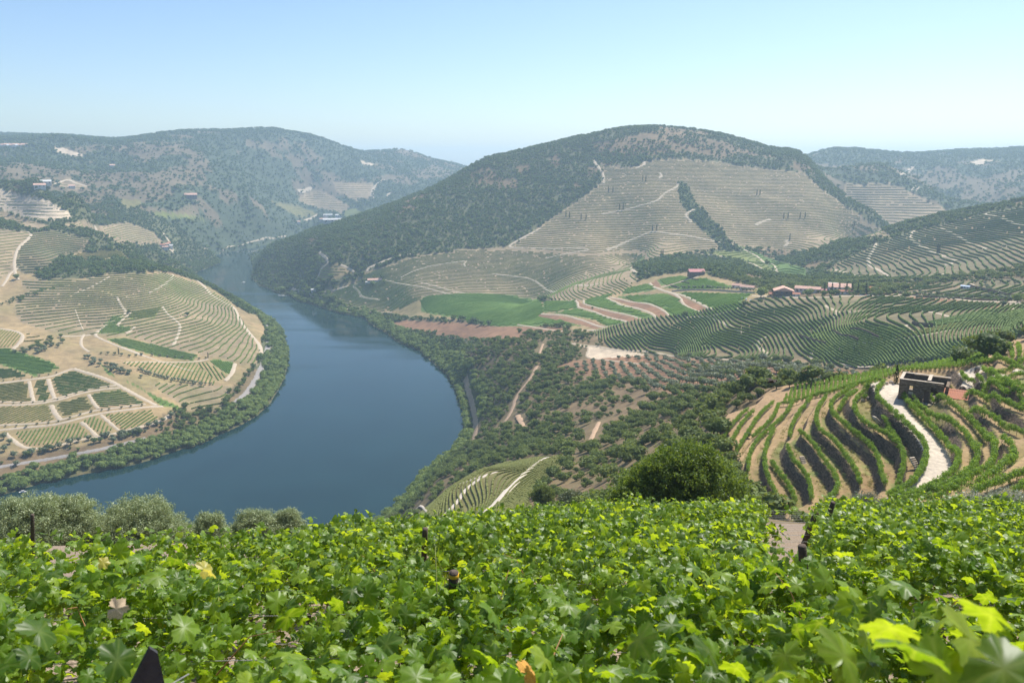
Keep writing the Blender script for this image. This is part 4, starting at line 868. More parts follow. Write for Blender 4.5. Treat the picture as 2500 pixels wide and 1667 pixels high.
RIV = Kind('willow_tree', 'pale green bushy tree leaning over the river edge', 'tree', 'riverside trees along the water edge', RIVM, [31, 32, 33], 260, .15, 1.15)
# candidate places over the visible ground
def scatter(n, rmin, rmax, seed, dens_fn, tmax=.64):
    r = np.random.RandomState(seed); R = np.sqrt(rmin**2+(rmax**2-rmin**2)*r.rand(n)); T = (r.rand(n)*2-1)*tmax
    x = R*np.sin(T); y = R*np.cos(T); c, sd, i, j = nearest_cls(x, y); d = dens_fn(c, sd, x, y, R); k = r.rand(n) < d
    return x[k], y[k], R[k], c[k], sd[k]
_ptr = [];
ROADPTS = None
def dens(c, sd, x, y, R):
    n = 1.25* fbm(x/55, y/55, 3, 101); d = np.zeros(len(x))
    d[c == FOREST] = np.clip(.62+.75*n, .12, 1)[c == FOREST]
    d[(c == FOREST) & (R > 1150)] = np.clip(.85+.9*n, .3, 1)[(c == FOREST) & (R > 1150)]
    d[c == SCRUB] = np.clip(.22+.4*n, .03, 1)[c == SCRUB]
    d[c == BANK] = 1.0
    d[(sd > 0) & (sd < 9)] = 1.0
    d[c == FARF] = .8; d[c == FARS] = np.clip(.34+.5*n, .05, 1)[c == FARS]; d[c == RED] = .03*(R[c == RED] < 700)
    d[c == GRASS] = 0
    d[sd <= 1.5] = 0
    u, v = proj(x, y, ground(x, y))
    d[inpoly(u, v, SPUR_POLY) & (R < 262)] = 0
    d[inpoly(u, v, P_("1340 1090,1300 1290,900 1290,920 1250,1180 1140,1380 1108")) & (R < 480)] = 0
    return d
def thin(x, y, R, s):      # keep a spacing between crowns so that they do not pile up
    g = set(); k = np.zeros(len(x), bool); a = np.floor(x/s).astype(int); b = np.floor(y/s).astype(int)
    for i in range(len(x)):
        q = (a[i], b[i])
        if q not in g: g.add(q); k[i] = True
    return k
# roads and paths stay clear of crowns
_tr = []
for o in bpy.data.objects:
    if o.get('kind') == 'structure' and ('track' in o.name or 'rail' in o.name or 'road' in o.name):
        n = len(o.data.vertices); a = np.empty(n*3, np.float32); o.data.vertices.foreach_get('co', a); a = a.reshape(-1, 5, 3)[:, 2, :2]; _tr.append(a)
_tr = np.concatenate(_tr); _cell = set(map(tuple, np.floor(_tr/4.5).astype(int)))
def clear_of_tracks(x, y):
    a = np.floor(x/4.5).astype(int); b = np.floor(y/4.5).astype(int)
    return np.array([(p, q) not in _cell and (p+1, q) not in _cell and (p-1, q) not in _cell for p, q in zip(a, b)], bool)
# 1. near wooded slope (60..1300 m)
x, y, R, c, sd = scatter(60000, 85, 1150, 1, dens, .66); k = clear_of_tracks(x, y); x, y, R, c, sd = (q[k] for q in (x, y, R, c, sd)); k = thin(x, y, R, 4.2); x, y, R, c, sd = (q[k] for q in (x, y, R, c, sd))
riv = ((c == BANK) | (sd < 26)) & (y > 330)
o = np.argsort(R[~riv]); xo, yo, Ro = x[~riv][o], y[~riv][o], R[~riv][o]
so_ = (2.7+4.6*rng.rand(len(xo))**2.4)*(.75+.35*np.clip(Ro/400, 0, 1))*1.15
u_, v_ = proj(xo, yo, ground(xo, yo)+2); vis = (u_ > -40) & (u_ < 2540) & (v_ < 1330) & (np.hypot(xo, yo) > 120)
# those hidden under the brow of the near vineyard are left out
brow = (Ro < 560) & (u_ < 900); vis &= ~brow
xo, yo, so_ = xo[vis], yo[vis], so_[vis]
print('oaks', len(xo), 'riv', riv.sum())
for i in range(min(300, len(xo))): OAK.place(xo[i], yo[i], so_[i])
gz_ = ground(xo[300:], yo[300:]); cloud('oak_wood', np.stack([xo[300:], yo[300:], gz_-.3], 1), so_[300:], OAK.cr, kind='stuff', label='mixed holm oak wood covering the valley side', tilt=.06)
xr, yr, Rr = x[riv], y[riv], R[riv]; kk_ = (Rr > 560); xr, yr, Rr = xr[kk_], yr[kk_], Rr[kk_]; o = np.argsort(Rr); xr, yr = xr[o], yr[o]; sr = 5.5+4*rng.rand(len(xr))
for i in range(min(260, len(xr))): RIV.place(xr[i], yr[i], sr[i])
x2, y2, R2, c2, sd2 = scatter(50000, 1150, 1900, 2, lambda c, sd, x, y, R: np.where((sd > 1.5) & (sd < 30), .9, 0)); k = thin(x2, y2, R2, 5.); x2, y2 = x2[k], y2[k]
xr2 = np.r_[xr[260:], x2]; yr2 = np.r_[yr[260:], y2]
cloud('riverside_trees', np.stack([xr2, yr2, ground(xr2, yr2)-.3], 1), 5.5+4*rng.rand(len(xr2)), RIV.cr, kind='stuff', label='leafy band of riverside trees and cane along the water', tilt=.06)
# 2. great wooded slopes (1150..2750 m)
_pr = empty('wood_tree', (0, 0, 0), None, None) if False else None
FOAK = Kind('oak_tree', 'dark green oak on the wooded slope across the river', 'tree', 'oaks on the wooded slope across the river', OAKM2, [41, 42, 43, 44], 46, .36)
x, y, R, c, sd = scatter(170000, 1150, 2750, 3, dens, .66); k = clear_of_tracks(x, y); x, y, R, c, sd = (q[k] for q in (x, y, R, c, sd)); k = thin(x, y, R, 5.6); x, y, R, c, sd = (q[k] for q in (x, y, R, c, sd))
o = np.argsort(R); x, y, R = x[o], y[o], R[o]; s = (3.8+6.5*rng.rand(len(x))**2)*(1+.0*R); print('far oaks', len(x))
for i in range(8): FOAK.place(x[i], y[i], s[i])
cloud('oak_wood', np.stack([x[8:], y[8:], ground(x[8:], y[8:])-.5], 1), s[8:], FOAK.cr, kind='stuff', label='oak and pine wood on the great slopes across the river', tilt=.06)
# 3. mountain woods
x, y, R, c, sd = scatter(170000, 2750, 6500, 4, dens, .66); k = thin(x, y, R, 10); x, y, R = x[k], y[k], R[k]; print('mountain', len(x))
cloud('mountain_wood', np.stack([x, y, ground(x, y)-1], 1), (5+10*rng.rand(len(x))**1.8), FOAK.cr, kind='stuff', label='scattered woods on the hazy mountains', tilt=.06)
# 4. olive grove in rows on the reddish terraces
gro = P_("1430 885,1560 870,1700 880,1900 890,2110 908,2130 938,1960 938,1900 953,1840 968,1760 953,1640 963,1560 938,1480 928,1380 902")
pts = []
for r0 in np.arange(400, 900, 11):
    for t0 in np.arange(.05, .46, 9.0/r0):
        xx = r0*math.sin(t0)+rng.randn()*.8; yy = r0*math.cos(t0)+rng.randn()*.8; pts.append((xx, yy))
pts = np.array(pts); u_, v_ = proj(pts[:, 0], pts[:, 1], ground(pts[:, 0], pts[:, 1])); k = inpoly(u_, v_, gro); pts = pts[k]; pts = pts[np.argsort(np.hypot(pts[:, 0], pts[:, 1]))]
k = clear_of_tracks(pts[:, 0], pts[:, 1]); pts = pts[k]; print('olives', len(pts))
for i, (a, b) in enumerate(pts[:140]): OLV.place(a, b, 4.6+1.6*rng.rand())
if len(pts) > 140: cloud('olive_grove', np.stack([pts[140:, 0], pts[140:, 1], ground(pts[140:, 0], pts[140:, 1])-.2], 1), 4.6+1.6*rng.rand(len(pts)-140), OLV.cr, kind='stuff', label='farther rows of the olive grove', tilt=.05)
# 5. single trees and short rows one can point at
SHB = Kind('shrub', 'little round shrub', 'shrub', None, OLVM, [25, 26], 160, .16)
def line_trees(K, s, n, size, label, group, d0, d1, jit=1.0, **kw):
    if 'shrub' in label: K = SHB
    p = np.array([hit(u, v, d0, d1) for u, v in P_(s, **kw)]); p = resample(p, n)
    for a, b in p: K.place(a+rng.randn()*jit, b+rng.randn()*jit, size*(.8+.4*rng.rand()), label, group)
line_trees(OLV, "830 650,960 690,1100 715,1250 735", 22, 4.6, 'olive tree in the shadow casting row under the straight vine rows', 'olive row under the straight vine rows', 700, 1600, .7, **E_)
line_trees(OLV, "860 650,960 700,1200 740", 8, 4.2, 'olive tree in the second rank under the straight vine rows', 'second olive rank under the straight vine rows', 700, 1600, 2, **E_)
line_trees(OLV, "600 550,780 565,900 560,1050 570,1230 580", 15, 4.4, 'olive tree on the brown bank above the straight vine rows', 'olives on the brown bank', 700, 1600, 1.5, **E_)
line_trees(OLV, "530 600,600 620,700 650,810 690", 14, 6.0, 'olive tree in the dense clump at the middle of the headland', 'olives in the dense headland clump', 700, 1600, 5, **E_)
line_trees(OLV, "520 580,640 620,760 670", 12, 6.0, 'olive tree on the uphill side of the headland clump', 'olives on the uphill side of the headland clump', 700, 1600, 5, **E_)
line_trees(OAK, "120 520,200 520,280 500,350 460", 16, 6.5, 'dark round tree in the clump beside the white curved track', 'trees of the clump beside the white curved track', 700, 1700, 6, **E_)
line_trees(OLV, "110 530,220 545,330 500", 10, 6.0, 'olive tree on the lower side of the track clump', 'olives on the lower side of the track clump', 700, 1700, 5, **E_)
line_trees(OAK, "90 235,150 200,210 200,60 250", 14, 6, 'dark tree in the gully at the head of the dome', 'trees in the gully at the head of the dome', 700, 1800, 5, **E_)
line_trees(OLV, "0 260,60 230,120 205", 9, 4, 'small olive tree beside the gully track', 'small olives beside the gully track', 700, 1800, 1.5, **E_)
line_trees(OLV, "40 165,320 130,570 92,730 60", 7, 2.6, 'little round shrub on the upper dry bank', 'little shrubs on the upper dry bank', 700, 1700, 1, **I_)
line_trees(OLV, "30 435,200 450,720 405,960 325,1080 290,1230 262,1400 240", 11, 2.6, 'little round shrub on the second dry bank', 'little shrubs on the second dry bank', 700, 1700, 1, **I_)
line_trees(OLV, "80 740,340 735,630 700,900 640,1110 570,1180 545,1330 520,1580 505,1820 480", 14, 3.0, 'little round shrub on the third dry bank', 'little shrubs on the third dry bank', 700, 1700, 1, **I_)
for lb, a, sz in [('large dark olive at the frame edge by the dry track', "50 900", 9), ('dark olive below the large one at the frame edge', "130 960", 7), ('dark olive in the lowest corner of the dry field', "60 1050", 8), ('round olive beside the dry slope corner', "180 1130", 8),
                  ('tall round tree by the railway, first of four', "410 1100", 9), ('pair olive next to the tall round tree', "330 1110", 7), ('round olive on the slope over the railway', "570 1070", 7.5), ('olive just beyond the slope olive', "670 1040", 6.5),
                  ('olive under the fanning rows', "760 1010", 7.5), ('large dark tree under the fanning rows', "900 970", 9.5), ('small olive beside the large dark tree', "1000 930", 6), ('rounded olive at the corner of the fanning rows', "1130 910", 6.5),
                  ('lone shrub between the railway and the reeds', "210 1240", 7), ('rounded tree under the track tip', "1890 750", 7.5), ('twin rounded tree at the track tip', "1990 720", 7.5), ('round tree on the brown bank above the shore wood', "2080 680", 6.5), ('flat topped tree near the end of the dry fields', "2190 620", 8)]:
    OLV.place(*hit(*P_(a, **I_)[0], 600, 1600), sz, lb, None)
line_trees(OLV, "1330 880,1450 900,1560 850,1800 800", 16, 6.5, 'dark rounded tree in the clump between track and railway', 'clump between track and railway', 600, 1600, 4, **I_)
def at(K, s, sz, lb, d0=400, d1=3000, **kw): K.place(*hit(*P_(s, **kw)[0], d0, d1), sz, lb, None)
at(OAK, "920 650", 9, 'lone dark tree standing in the dome vineyard', **H_); at(RIV, "1960 1280", 12, 'green tree beside the railway bend', **H_); at(OAK, "240 130", 12, 'round bush in the triangle between the tracks', **G_)
at(OAK, "1830 605", 6, 'small dark tree at the dome track fork', **G_)
for a, sz, lb in [("1225 590", 14, 'tall dark tree at the lower corner of the lens shaped field'), ("1190 640", 11, 'dark tree just under the tall one by the lens shaped field'), ("1130 650", 11, 'dark tree left of the pair by the lens field road'), ("1300 740", 6, 'small tree on the slope over the jetty road'),
                  ("1840 590", 9, 'dark tree behind the farmhouse'), ("1950 585", 10, 'green tree behind the farmhouse gable'), ("1680 640", 9, 'dark tree beside the farmhouse pool'), ("1820 700", 13, 'light green tree in front of the farmhouse'), ("1990 655", 9, 'dark tree at the end of the farmhouse'),
                  ("515 790", 18, 'pale willow hanging over the water by the jetty'), ("1240 930", 22, 'tall dark tree on the river edge by the green fields'), ("1350 980", 17, 'second tall tree on the river edge'), ("1180 970", 16, 'rounded tree at the river end of the sandy road')]:
    at(RIV if 'light' in lb or 'willow' in lb else OAK, a, sz, lb, 1300, 2600, **L_)
for a, sz, lb in [("2170 370", 14, 'big bright green tree beside the estate'), ("1560 130", 7, 'tree in front of the red roofed hall'), ("1380 560", 7, 'yellow green tree on the crest'), ("1270 575", 4, 'small bush beside the yellow green tree'), ("2000 460", 8, 'dark tree by the estate parking'), ("410 490", 4.5, 'small tree alone on the red bank'), ("1700 145", 5, 'tree at the white forecourt')]:
    at(RIV if 'green' in lb else OAK, a, sz, lb, 700, 1700, **J_)
for a, sz, lb in [("1290 970", 5.5, 'first olive along the bare field road'), ("1420 990", 5.5, 'second olive along the bare field road'), ("2190 1030", 8.5, 'big dark tree at the end of the bare field road'), ("890 1010", 5, 'slim tree at the bare field corner')]: at(OLV, a, sz, lb, 500, 1400, **J_)
for a, sz, lb in [("2070 900", 11, 'large grey green tree beyond the spur rows'), ("90 310", 9, 'green tree beside the long white hall'), ("640 250", 9, 'dark green tree between the two estates'), ("2280 380", 9, 'light green tree by the white yard'), ("2140 420", 6, 'olive on the bare mound')]: at(OLV if 'olive' in lb or 'grey' in lb else RIV, a, sz, lb, 300, 1500, **K_)
line_trees(OLV, "830 265,1000 280,1200 290,1400 320", 20, 4, 'olive tree in the upper file beside the estate car park', 'upper file of olives beside the car park', 500, 1500, .8, **K_)
line_trees(OLV, "1250 275,1500 300,1700 325,1900 330,2100 340,2300 365", 20, 4.6, 'olive tree in the long avenue on the pale terrace', 'long olive avenue on the pale terrace', 500, 1500, .8, **K_)
line_trees(OLV, "1240 330,1400 335,1600 350,1800 360", 9, 4, 'olive tree along the pale road under the avenue', 'olives along the road under the avenue', 500, 1500, 1.5, **K_)
line_trees(OLV, "1820 160,1950 200,2080 290,2300 330", 12, 4.5, 'olive tree beside the blue and white shed road', 'olives beside the shed road', 500, 1600, 1.5, **K_)
line_trees(OLV, "1860 130,2000 160,2200 180,2352 185", 10, 4.5, 'olive tree on the upper pale terrace', 'olives on the upper pale terrace', 500, 1700, 1.5, **K_)
line_trees(OLV, "1310 280,1600 270,1900 285,2100 300", 22, 4, 'olive tree on the low wall above the large green plot', 'olives above the large green plot', 800, 1700, .6, **J_)
line_trees(OLV, "380 850,800 900,940 960", 5, 3.5, 'sapling at the edge of the bare field', 'saplings round the bare field', 600, 1400, 3, **J_)
# cypresses
CYP = []
def cypress(x, y, h, label, group=None):
    e = empty('cypress_tree', (x, y, float(ground(x, y))), label, 'cypress', group); e.scale = (h, h, h)
    if not CYP:
        r = np.random.RandomState(5); n = 260; z = .06+.94*r.rand(n); a = r.rand(n)*6.283; rr = .085*np.clip(1.5*(1-z)**.6, 0, 1)*(.8+.4*r.rand(n)); c = np.stack([rr*np.cos(a), rr*np.sin(a), z], 1)
        V1, F1 = quads_mesh(c, np.stack([np.cos(a), np.sin(a), .4+0*a], 1)+.4*r.randn(n, 3), .075, .6, seed=3); CYP.append(mesh_np('crown', V1, F1, CYPM, True, e)); CYP.append(tubes('trunk', [([(0, 0, -.05), (0, 0, .9)], [.03, .01])], BARK, e))
    else:
        for p in CYP: q = p.copy(); COL.objects.link(q); q.parent = e
for g, s, kw, h, d0, d1 in [('cypresses in the avenue by the estate', "265 290,345 290,420 285,495 290,555 290,615 290,700 290", K_, 13, 500, 1400), ('cypress pairs on the great vineyard slope', "610 770,640 780,735 795,775 795,1320 890,1355 885,1390 1100,1405 1095,960 572,995 572,1050 715,1080 712,1240 480,1265 480,1945 1000,1990 1030", C_, 15, 1450, 2800),
                            ('cypress pairs on the hazy spur', "160 495,185 495,380 685,415 685,515 682,555 682,960 745,430 860,1640 970,1655 970,1120 900", D_, 15, 1000, 3000)]:
    for u, v in P_(s, **kw): cypress(*hit(u, v, d0, d1), h, 'slim dark '+{'c': 'cypress in the file beside the estate road', 'p': 'cypress of a pair among the contour rows'}['c' if 'avenue' in g else 'p']+(' of the hazy spur' if 'spur' in g else ''), g)
cypress(*hit(290, 865, 700, 1500), 10, 'slim cypress at the corner of the straight vine block'); cypress(*hit(508, 875, 700, 1500), 9, 'slim cypress below the dome beside the bright green corner')
# ---------------------------------------------------------------- near terrace vines
def spray_mesh(name, seed, n, leaf, mat, rad=.5, parent=None, asp=.8, flat=.75):
    r = np.random.RandomState(seed); d = r.randn(n, 3); d /= np.linalg.norm(d, axis=1, keepdims=True); c = d*(rad*(.45+.55*r.rand(n)))[:, None]; c[:, 2] *= flat
    V1, F1 = quads_mesh(c, d+.7*r.randn(n, 3)+np.array([0, 0, .5]), leaf*(.7+.6*r.rand(n)), asp, seed=seed); return mesh_np(name, V1, F1, mat, False, parent)
STAKE = simple('stake_wood', (.55, .38, .24), 5, .3, .9)
VS = []
def vine_row(line, label, group, first=False, w=.85, h=1.75, dens=9.):
    L = resample(line, step=1/dens*1.0); n = len(L); mid = L[n//2]; z = ground(L[:, 0], L[:, 1])
    # rows keep to the ledge: use the higher ground close by
    for dx, dy in ((.7, 0), (-.7, 0), (0, .7), (0, -.7)): z = np.maximum(z, ground(L[:, 0]+dx, L[:, 1]+dy)*.9+z*.1)
    e = empty('vine_row', (float(mid[0]), float(mid[1]), float(z[n//2])), label, 'vine row', group)
    g = (rng.rand(n) > .03)
    P = np.stack([L[:, 0]-mid[0]+rng.randn(n)*.14, L[:, 1]-mid[1]+rng.randn(n)*.14, z-z[n//2]+h*(.62+.16*rng.randn(n))+.16*fbm(L[:, 0]/2.2, L[:, 1]/2.2, 2, 7)], 1)[g]
    if not VS:
        for s in (1, 2, 3):
            sh = spray_mesh('leaf_spray', s, 60, .17, VINM, .52, e, .85); sh.location = tuple(P[s*4]); sh.scale = (w, w, w); VS.append(sh)
    cloud('foliage', P, w*(.75+.5*rng.rand(len(P))), VS, e, tilt=.6, kind='stuff')
    st = resample(line, step=1.6)[:, :2]; zz = ground(st[:, 0], st[:, 1])
    for dx, dy in ((.7, 0), (-.7, 0), (0, .7), (0, -.7)): zz = np.maximum(zz, ground(st[:, 0]+dx, st[:, 1]+dy)*.9+zz*.1)
    V1, F1 = strips(np.stack([st[:, 0]-mid[0]-.035, st[:, 1]-mid[1], zz-z[n//2]], 1), np.stack([st[:, 0]-mid[0]+.035, st[:, 1]-mid[1], zz-z[n//2]], 1), .07, -.3, h*.7)
    tag(mesh_np('stakes', V1, F1, STAKE, False, e), kind='stuff'); return e
names = ['lowest row by the dirt road', 'second row above the dirt road', 'third row above the dirt road', 'short upper row with gaps', 'long row bending down past the walnut crown', 'row along the sandy strip behind the big tree', 'short row under the sandy strip',
         'short row ending at the stone corner', 'row below the stone corner', 'long row sweeping down to the grey olive', 'row with the S bend under the straight rows', 'long double bend row in the middle of the terraces', 'row just below the great curved wall', 'hedge of vines along the outer edge of the gravel road',
         'first row above the gravel road, ending beneath the ruin wall', 'second row above the gravel road', 'third row above the gravel road, starting at the ruin steps', 'short curved row on the inner ledge', 'straight row on the slope behind the gravel road', 'short lower row at the frame edge',
         'long row starting at the tiled annex', 'last low row at the frame corner', 'row beside the white path from the upper yard', 'highest row over the upper yard wall']
for (z, l), nm in zip(TERR, names):
    p = smooth(l, 60); zz = z[0]+(z[1]-z[0])*np.minimum(1, np.arange(60)/39.); x, y, _ = at_z(p[:, 0], p[:, 1], zz)
    vine_row(np.stack([x, y], 1), 'green vine row, '+nm, 'vine rows following the curved stone terraces', dens=7.5)
def m_line(s, z):
    p = P_(s, **M_); z = np.linspace(z, z, len(p)) if np.ndim(z) == 0 else np.interp(np.linspace(0, 1, len(p)), np.linspace(0, 1, len(z)), z)
    return np.array([at_z(u, v, k)[:2] for (u, v), k in zip(p, z)])
for s, z, nm in [("1150 350,1060 440,1020 490", 242.5, 'short inner row in the upper loop'), ("600 440,700 432,850 400,960 385,1100 330,1240 295,1355 262", [229, 233, 240, 246], 'edge row under the block of straight rows'),
                 ("1250 360,1200 420", 244.6, 'tiny row by the wall corner'), ("1900 215,1935 260,1985 290", 251.2, 'lone vine hedge standing in the upper yard'), ("2352 170,2230 175,2100 178", [258, 256], 'bright row above the highest wall'), ("2352 200,2260 215", 258.3, 'stub row at the top corner'),
                 ("1480 1150,1650 1100,1800 1060,1900 1045,2000 1000", [251, 256], 'row under the bottom bend'), ("1560 1180,1760 1110,1900 1075", [254, 257.5], 'lower row under the bottom bend'), ("1380 1115,1440 1085,1560 1010,1640 870", 248.1, 'row closing the inner bend of the road'),
                 ("2352 110,2200 110,2080 130", [258, 253], 'row over the yard edge'), ("1330 640,1400 720,1450 790", 243.3, 'infill row below the great wall'), ("2352 430,2200 375,2060 350", [256, 252], 'second row beyond the annex')]:
    vine_row(m_line(s, z), 'green vine row, '+nm, 'vine rows following the curved stone terraces', dens=7.5)
# straight rows on the brow behind the terraces
_sb = []
xs_ = np.linspace(600, 2080, 46)
bot = np.interp(xs_, [600, 850, 1100, 1360, 1480, 1860, 2080], [440, 400, 328, 262, 215, 195, 160]); top = np.interp(xs_, [600, 700, 760, 1200, 1500, 2050, 2080], [420, 300, 285, 228, 186, 88, 86])
for i, (a, b, c) in enumerate(zip(xs_, bot, top)):
    u0, v0, u1, v1 = 1700+a*.34014, 840+b*.34014, 1700+(a+(40-40*i/46))*.34014, 840+c*.34014
    q = [hit(u0, v0-2, 150, 300), hit(u1-8, v1+1.5, 150, 300)]
    if np.hypot(q[0][0]-q[1][0], q[0][1]-q[1][1]) < 4: continue
    vine_row(np.array(q), 'straight vine row running over the brow of the spur behind the ruin', 'parallel straight rows on the brow behind the ruin', dens=4.5, w=.75, h=1.5)
for i in range(9):
    u0 = 2480+i*16; q = [hit(u0-10, 889, 140, 260), hit(2462+i*22, 846, 140, 300)]
    if np.hypot(q[0][0]-q[1][0], q[0][1]-q[1][1]) > 4: vine_row(np.array(q), 'vine row climbing the far corner field at the frame edge', 'rows of the far corner field', dens=4.5, w=.75, h=1.5)
# grass tufts on the ledges
GRM = leafmat('dry_grass', [(.22, .20, .07), (.34, .28, .12), (.20, .22, .06)], .25, .1, .8, .3)
gx_ = 15+rng.rand(16000)*135; gy_ = 62+rng.rand(16000)*160; zz_ = SPUR(gx_, gy_); k_ = np.clip(np.searchsorted(_lev, zz_, side='right')-1, 0, len(_lev)-2); f_ = (zz_-_lev[k_])/(_lev[k_+1]-_lev[k_])
iu, iv = proj(gx_, gy_, zz_); ok_ = inpoly(iu, iv, SPUR_POLY) & (f_ > .25) & (f_ < .68) & (fbm(gx_/9, gy_/9, 3, 14) > -.1) & (np.hypot(gx_, gy_) < 215) & (bil(SX, SY, ROADMASK, gx_, gy_) > 1)
gx_, gy_ = gx_[ok_], gy_[ok_]
tf = empty('grass', (0, 0, 0), None, None) if False else None
gp = spray_mesh('dry_grass', 9, 26, .30, GRM, .42, None, .22); gp.location = (gx_[0], gy_[0], float(ground(gx_[0:1], gy_[0:1])[0])); tag(gp, 'dry grass on the terrace ledges, first tuft', kind='stuff')
cloud('terrace_grass', np.stack([gx_, gy_, ground(gx_, gy_)+.12], 1), .5+.9*rng.rand(len(gx_)), [gp], kind='stuff', label='dry grass and weeds on the terrace ledges', tilt=.2)
# ---------------------------------------------------------------- the roofless stone ruin
def stone_mat(name, cols, sc=(2.2, 2.2, 7.)):
    m = Mat(name); tc = m.n('ShaderNodeTexCoord'); mp = m.n('ShaderNodeMapping'); mp.inputs['Scale'].default_value = sc; m.l(tc.outputs['Object'], mp.inputs[0]); v = m.n('ShaderNodeTexVoronoi'); v.inputs['Scale'].default_value = 1; m.l(mp.outputs[0], v.inputs['Vector'])
    c = m.ramp(v.outputs['Color'], [(.1, cols[0]), (.5, cols[1]), (.9, cols[2])]); m.bump(v.outputs['Distance'], .7, .08); return m.col(c, .95)
SCH = stone_mat('dark_schist', [(.10, .072, .05), (.17, .122, .082), (.27, .205, .14)]); CAP = stone_mat('wall_cap', [(.42, .35, .26), (.5, .42, .32), (.6, .5, .4)])
TILE = simple('clay_tile', (.44, .19, .115), 3, .25, .85, .3); FLOOR = simple('stone_floor', (.5, .45, .37), 2, .15, .9)
WHITE = simple('white_render', (.62, .60, .56), .4, .06, .8); PINKT = simple('faded_tiles', (.62, .38, .28), .3, .18, .85); REDT = simple('red_roof', (.50, .20, .19), .3, .15, .7); DGLASS = simple('dark_glass', (.05, .06, .075), 1, .2, .25)
BRWN = simple('brown_cladding', (.16, .11, .085), .5, .2, .9); OCHRE = simple('ochre_render', (.62, .44, .18), .5, .1, .85); WOOD = simple('old_wood', (.16, .11, .08), 8, .35, .9, .4)
def boxes(name, specs, mat, parent=None, frame=None):
    """specs: (x0, x1, y0, y1, z0, z1) boxes in the frame (origin, x direction)"""
    V, F_ = [], []
    for x0, x1, y0, y1, z0, z1 in specs:
        k = len(V); V += [(x, y, z) for z in (z0, z1) for x, y in ((x0, y0), (x1, y0), (x1, y1), (x0, y1))]
        F_ += [(k+3, k+2, k+1, k), (k+4, k+5, k+6, k+7), (k, k+1, k+5, k+4), (k+1, k+2, k+6, k+5), (k+2, k+3, k+7, k+6), (k+3, k, k+4, k+7)]
    V = np.array(V, float)
    if frame is not None:
        d = np.array(frame[1]); n = np.array([-d[1], d[0]]); V = np.stack([frame[0][0]+V[:, 0]*d[0]+V[:, 1]*n[0], frame[0][1]+V[:, 0]*d[1]+V[:, 1]*n[1], V[:, 2]], 1)
    return mesh_np(name, V, F_, mat, False, parent)
FL, FR, BL, BR = (np.array(p) for p in ((86.7, 171.9), (94.1, 167.3), (91.1, 177.6), (99.6, 172.4)))
dx = (FR-FL)/np.linalg.norm(FR-FL); ang = math.atan2(dx[1], dx[0]); zb = 248.35
ruin = empty('stone_ruin', (FL[0], FL[1], zb), 'roofless dark schist stone house standing on the terraces beside the gravel road', 'ruin', None, ang)
W_, Dp = float(np.linalg.norm(FR-FL)), 7.1; T_ = .55; zt = 4.65
boxes('front_wall', [(0, 2.1, 0, T_, -2.5, zt), (2.1, 2.8, 0, T_, -2.5, 2.5), (2.1, 2.8, 0, T_, 3.4, zt), (2.8, 5.0, 0, T_, -2.5, zt), (5.0, 6.0, 0, T_, 2.7, zt), (6.0, 6.35, 0, T_, -2.5, zt), (6.35, 7.6, 0, T_, -2.5, .1), (6.35, 7.6, 0, T_, 3.6, zt-.3), (7.6, W_, 0, T_, -2.5, zt-.35)], SCH, ruin)
boxes('side_wall', [(0, T_, T_, Dp, -2.5, zt)], SCH, ruin)
boxes('back_wall', [(T_, 1.4, Dp-T_, Dp, -2, zt), (1.4, 2.3, Dp-T_, Dp, -2, 1.), (1.4, 2.3, Dp-T_, Dp, 2.4, zt), (2.3, W_+1.0, Dp-T_, Dp, -2, zt-.2)], SCH, ruin)
boxes('cross_wall', [(5.5, 6.1, T_, Dp-T_, -1, zt+.25)], SCH, ruin); boxes('end_wall', [(W_+.4, W_+1., .8, Dp-T_, -2, zt-.6)], SCH, ruin)
boxes('wall_cap', [(-.05, W_, -.05, T_+.04, zt+.004, zt+.12), (-.05, T_+.05, T_+.05, Dp, zt+.004, zt+.12), (T_+.06, W_+1., Dp-T_-.04, Dp+.04, zt+.003, zt+.1), (5.45, 6.15, T_+.05, Dp-T_-.05, zt+.253, zt+.4)], CAP, ruin)
boxes('floor', [(T_, W_+.4, T_, Dp-T_, -.3, .06)], FLOOR, ruin)
boxes('sill', [(2.0, 2.9, -.06, T_-.1, 2.5, 2.58)], CAP, ruin); boxes('door', [(5.05, 5.95, T_-.25, T_-.17, .0, 2.65)], BRWN, ruin)
boxes('stone_lintel', [(2.0, 2.95, -.05, .2, 1.55, 2.1)], CAP, ruin)
for i, (a, b) in enumerate([(6.9, 2.0), (7.2, 3.6), (6.8, 5.0)]):
    t = empty('wooden_table', (FL[0]+dx[0]*a-dx[1]*b, FL[1]+dx[1]*a+dx[0]*b, zb+.06), ['wooden table nearest the opening inside the ruin', 'middle wooden table inside the ruin', 'wooden table at the back wall of the ruin'][i], 'table', 'tables inside the ruin', ang)
    boxes('tabletop', [(-.7, .7, -.35, .35, .7, .76)], CAP, t)
    for sx_, sy_ in ((-.6, -.28), (.55, -.28), (-.6, .22), (.55, .22)): boxes('leg', [(sx_, sx_+.06, sy_, sy_+.06, 0, .7)], BRWN, t)
o2 = FR+dx*.2
ann = empty('stone_annex', (o2[0], o2[1], zb), 'low stone annex with an orange clay tiled lean-to roof joined to the ruin', 'annex', None, ang)
boxes('wall', [(0, 4.6, -.6, -.1, -2.5, 2.0), (0, .45, -.1, 2.6, -2, 2.6), (4.15, 4.6, -.1, 2.6, -2, 2.6), (0, 4.6, 2.6, 3.1, -2, 3.0)], SCH, ann)
nt_ = 15
me_ = None
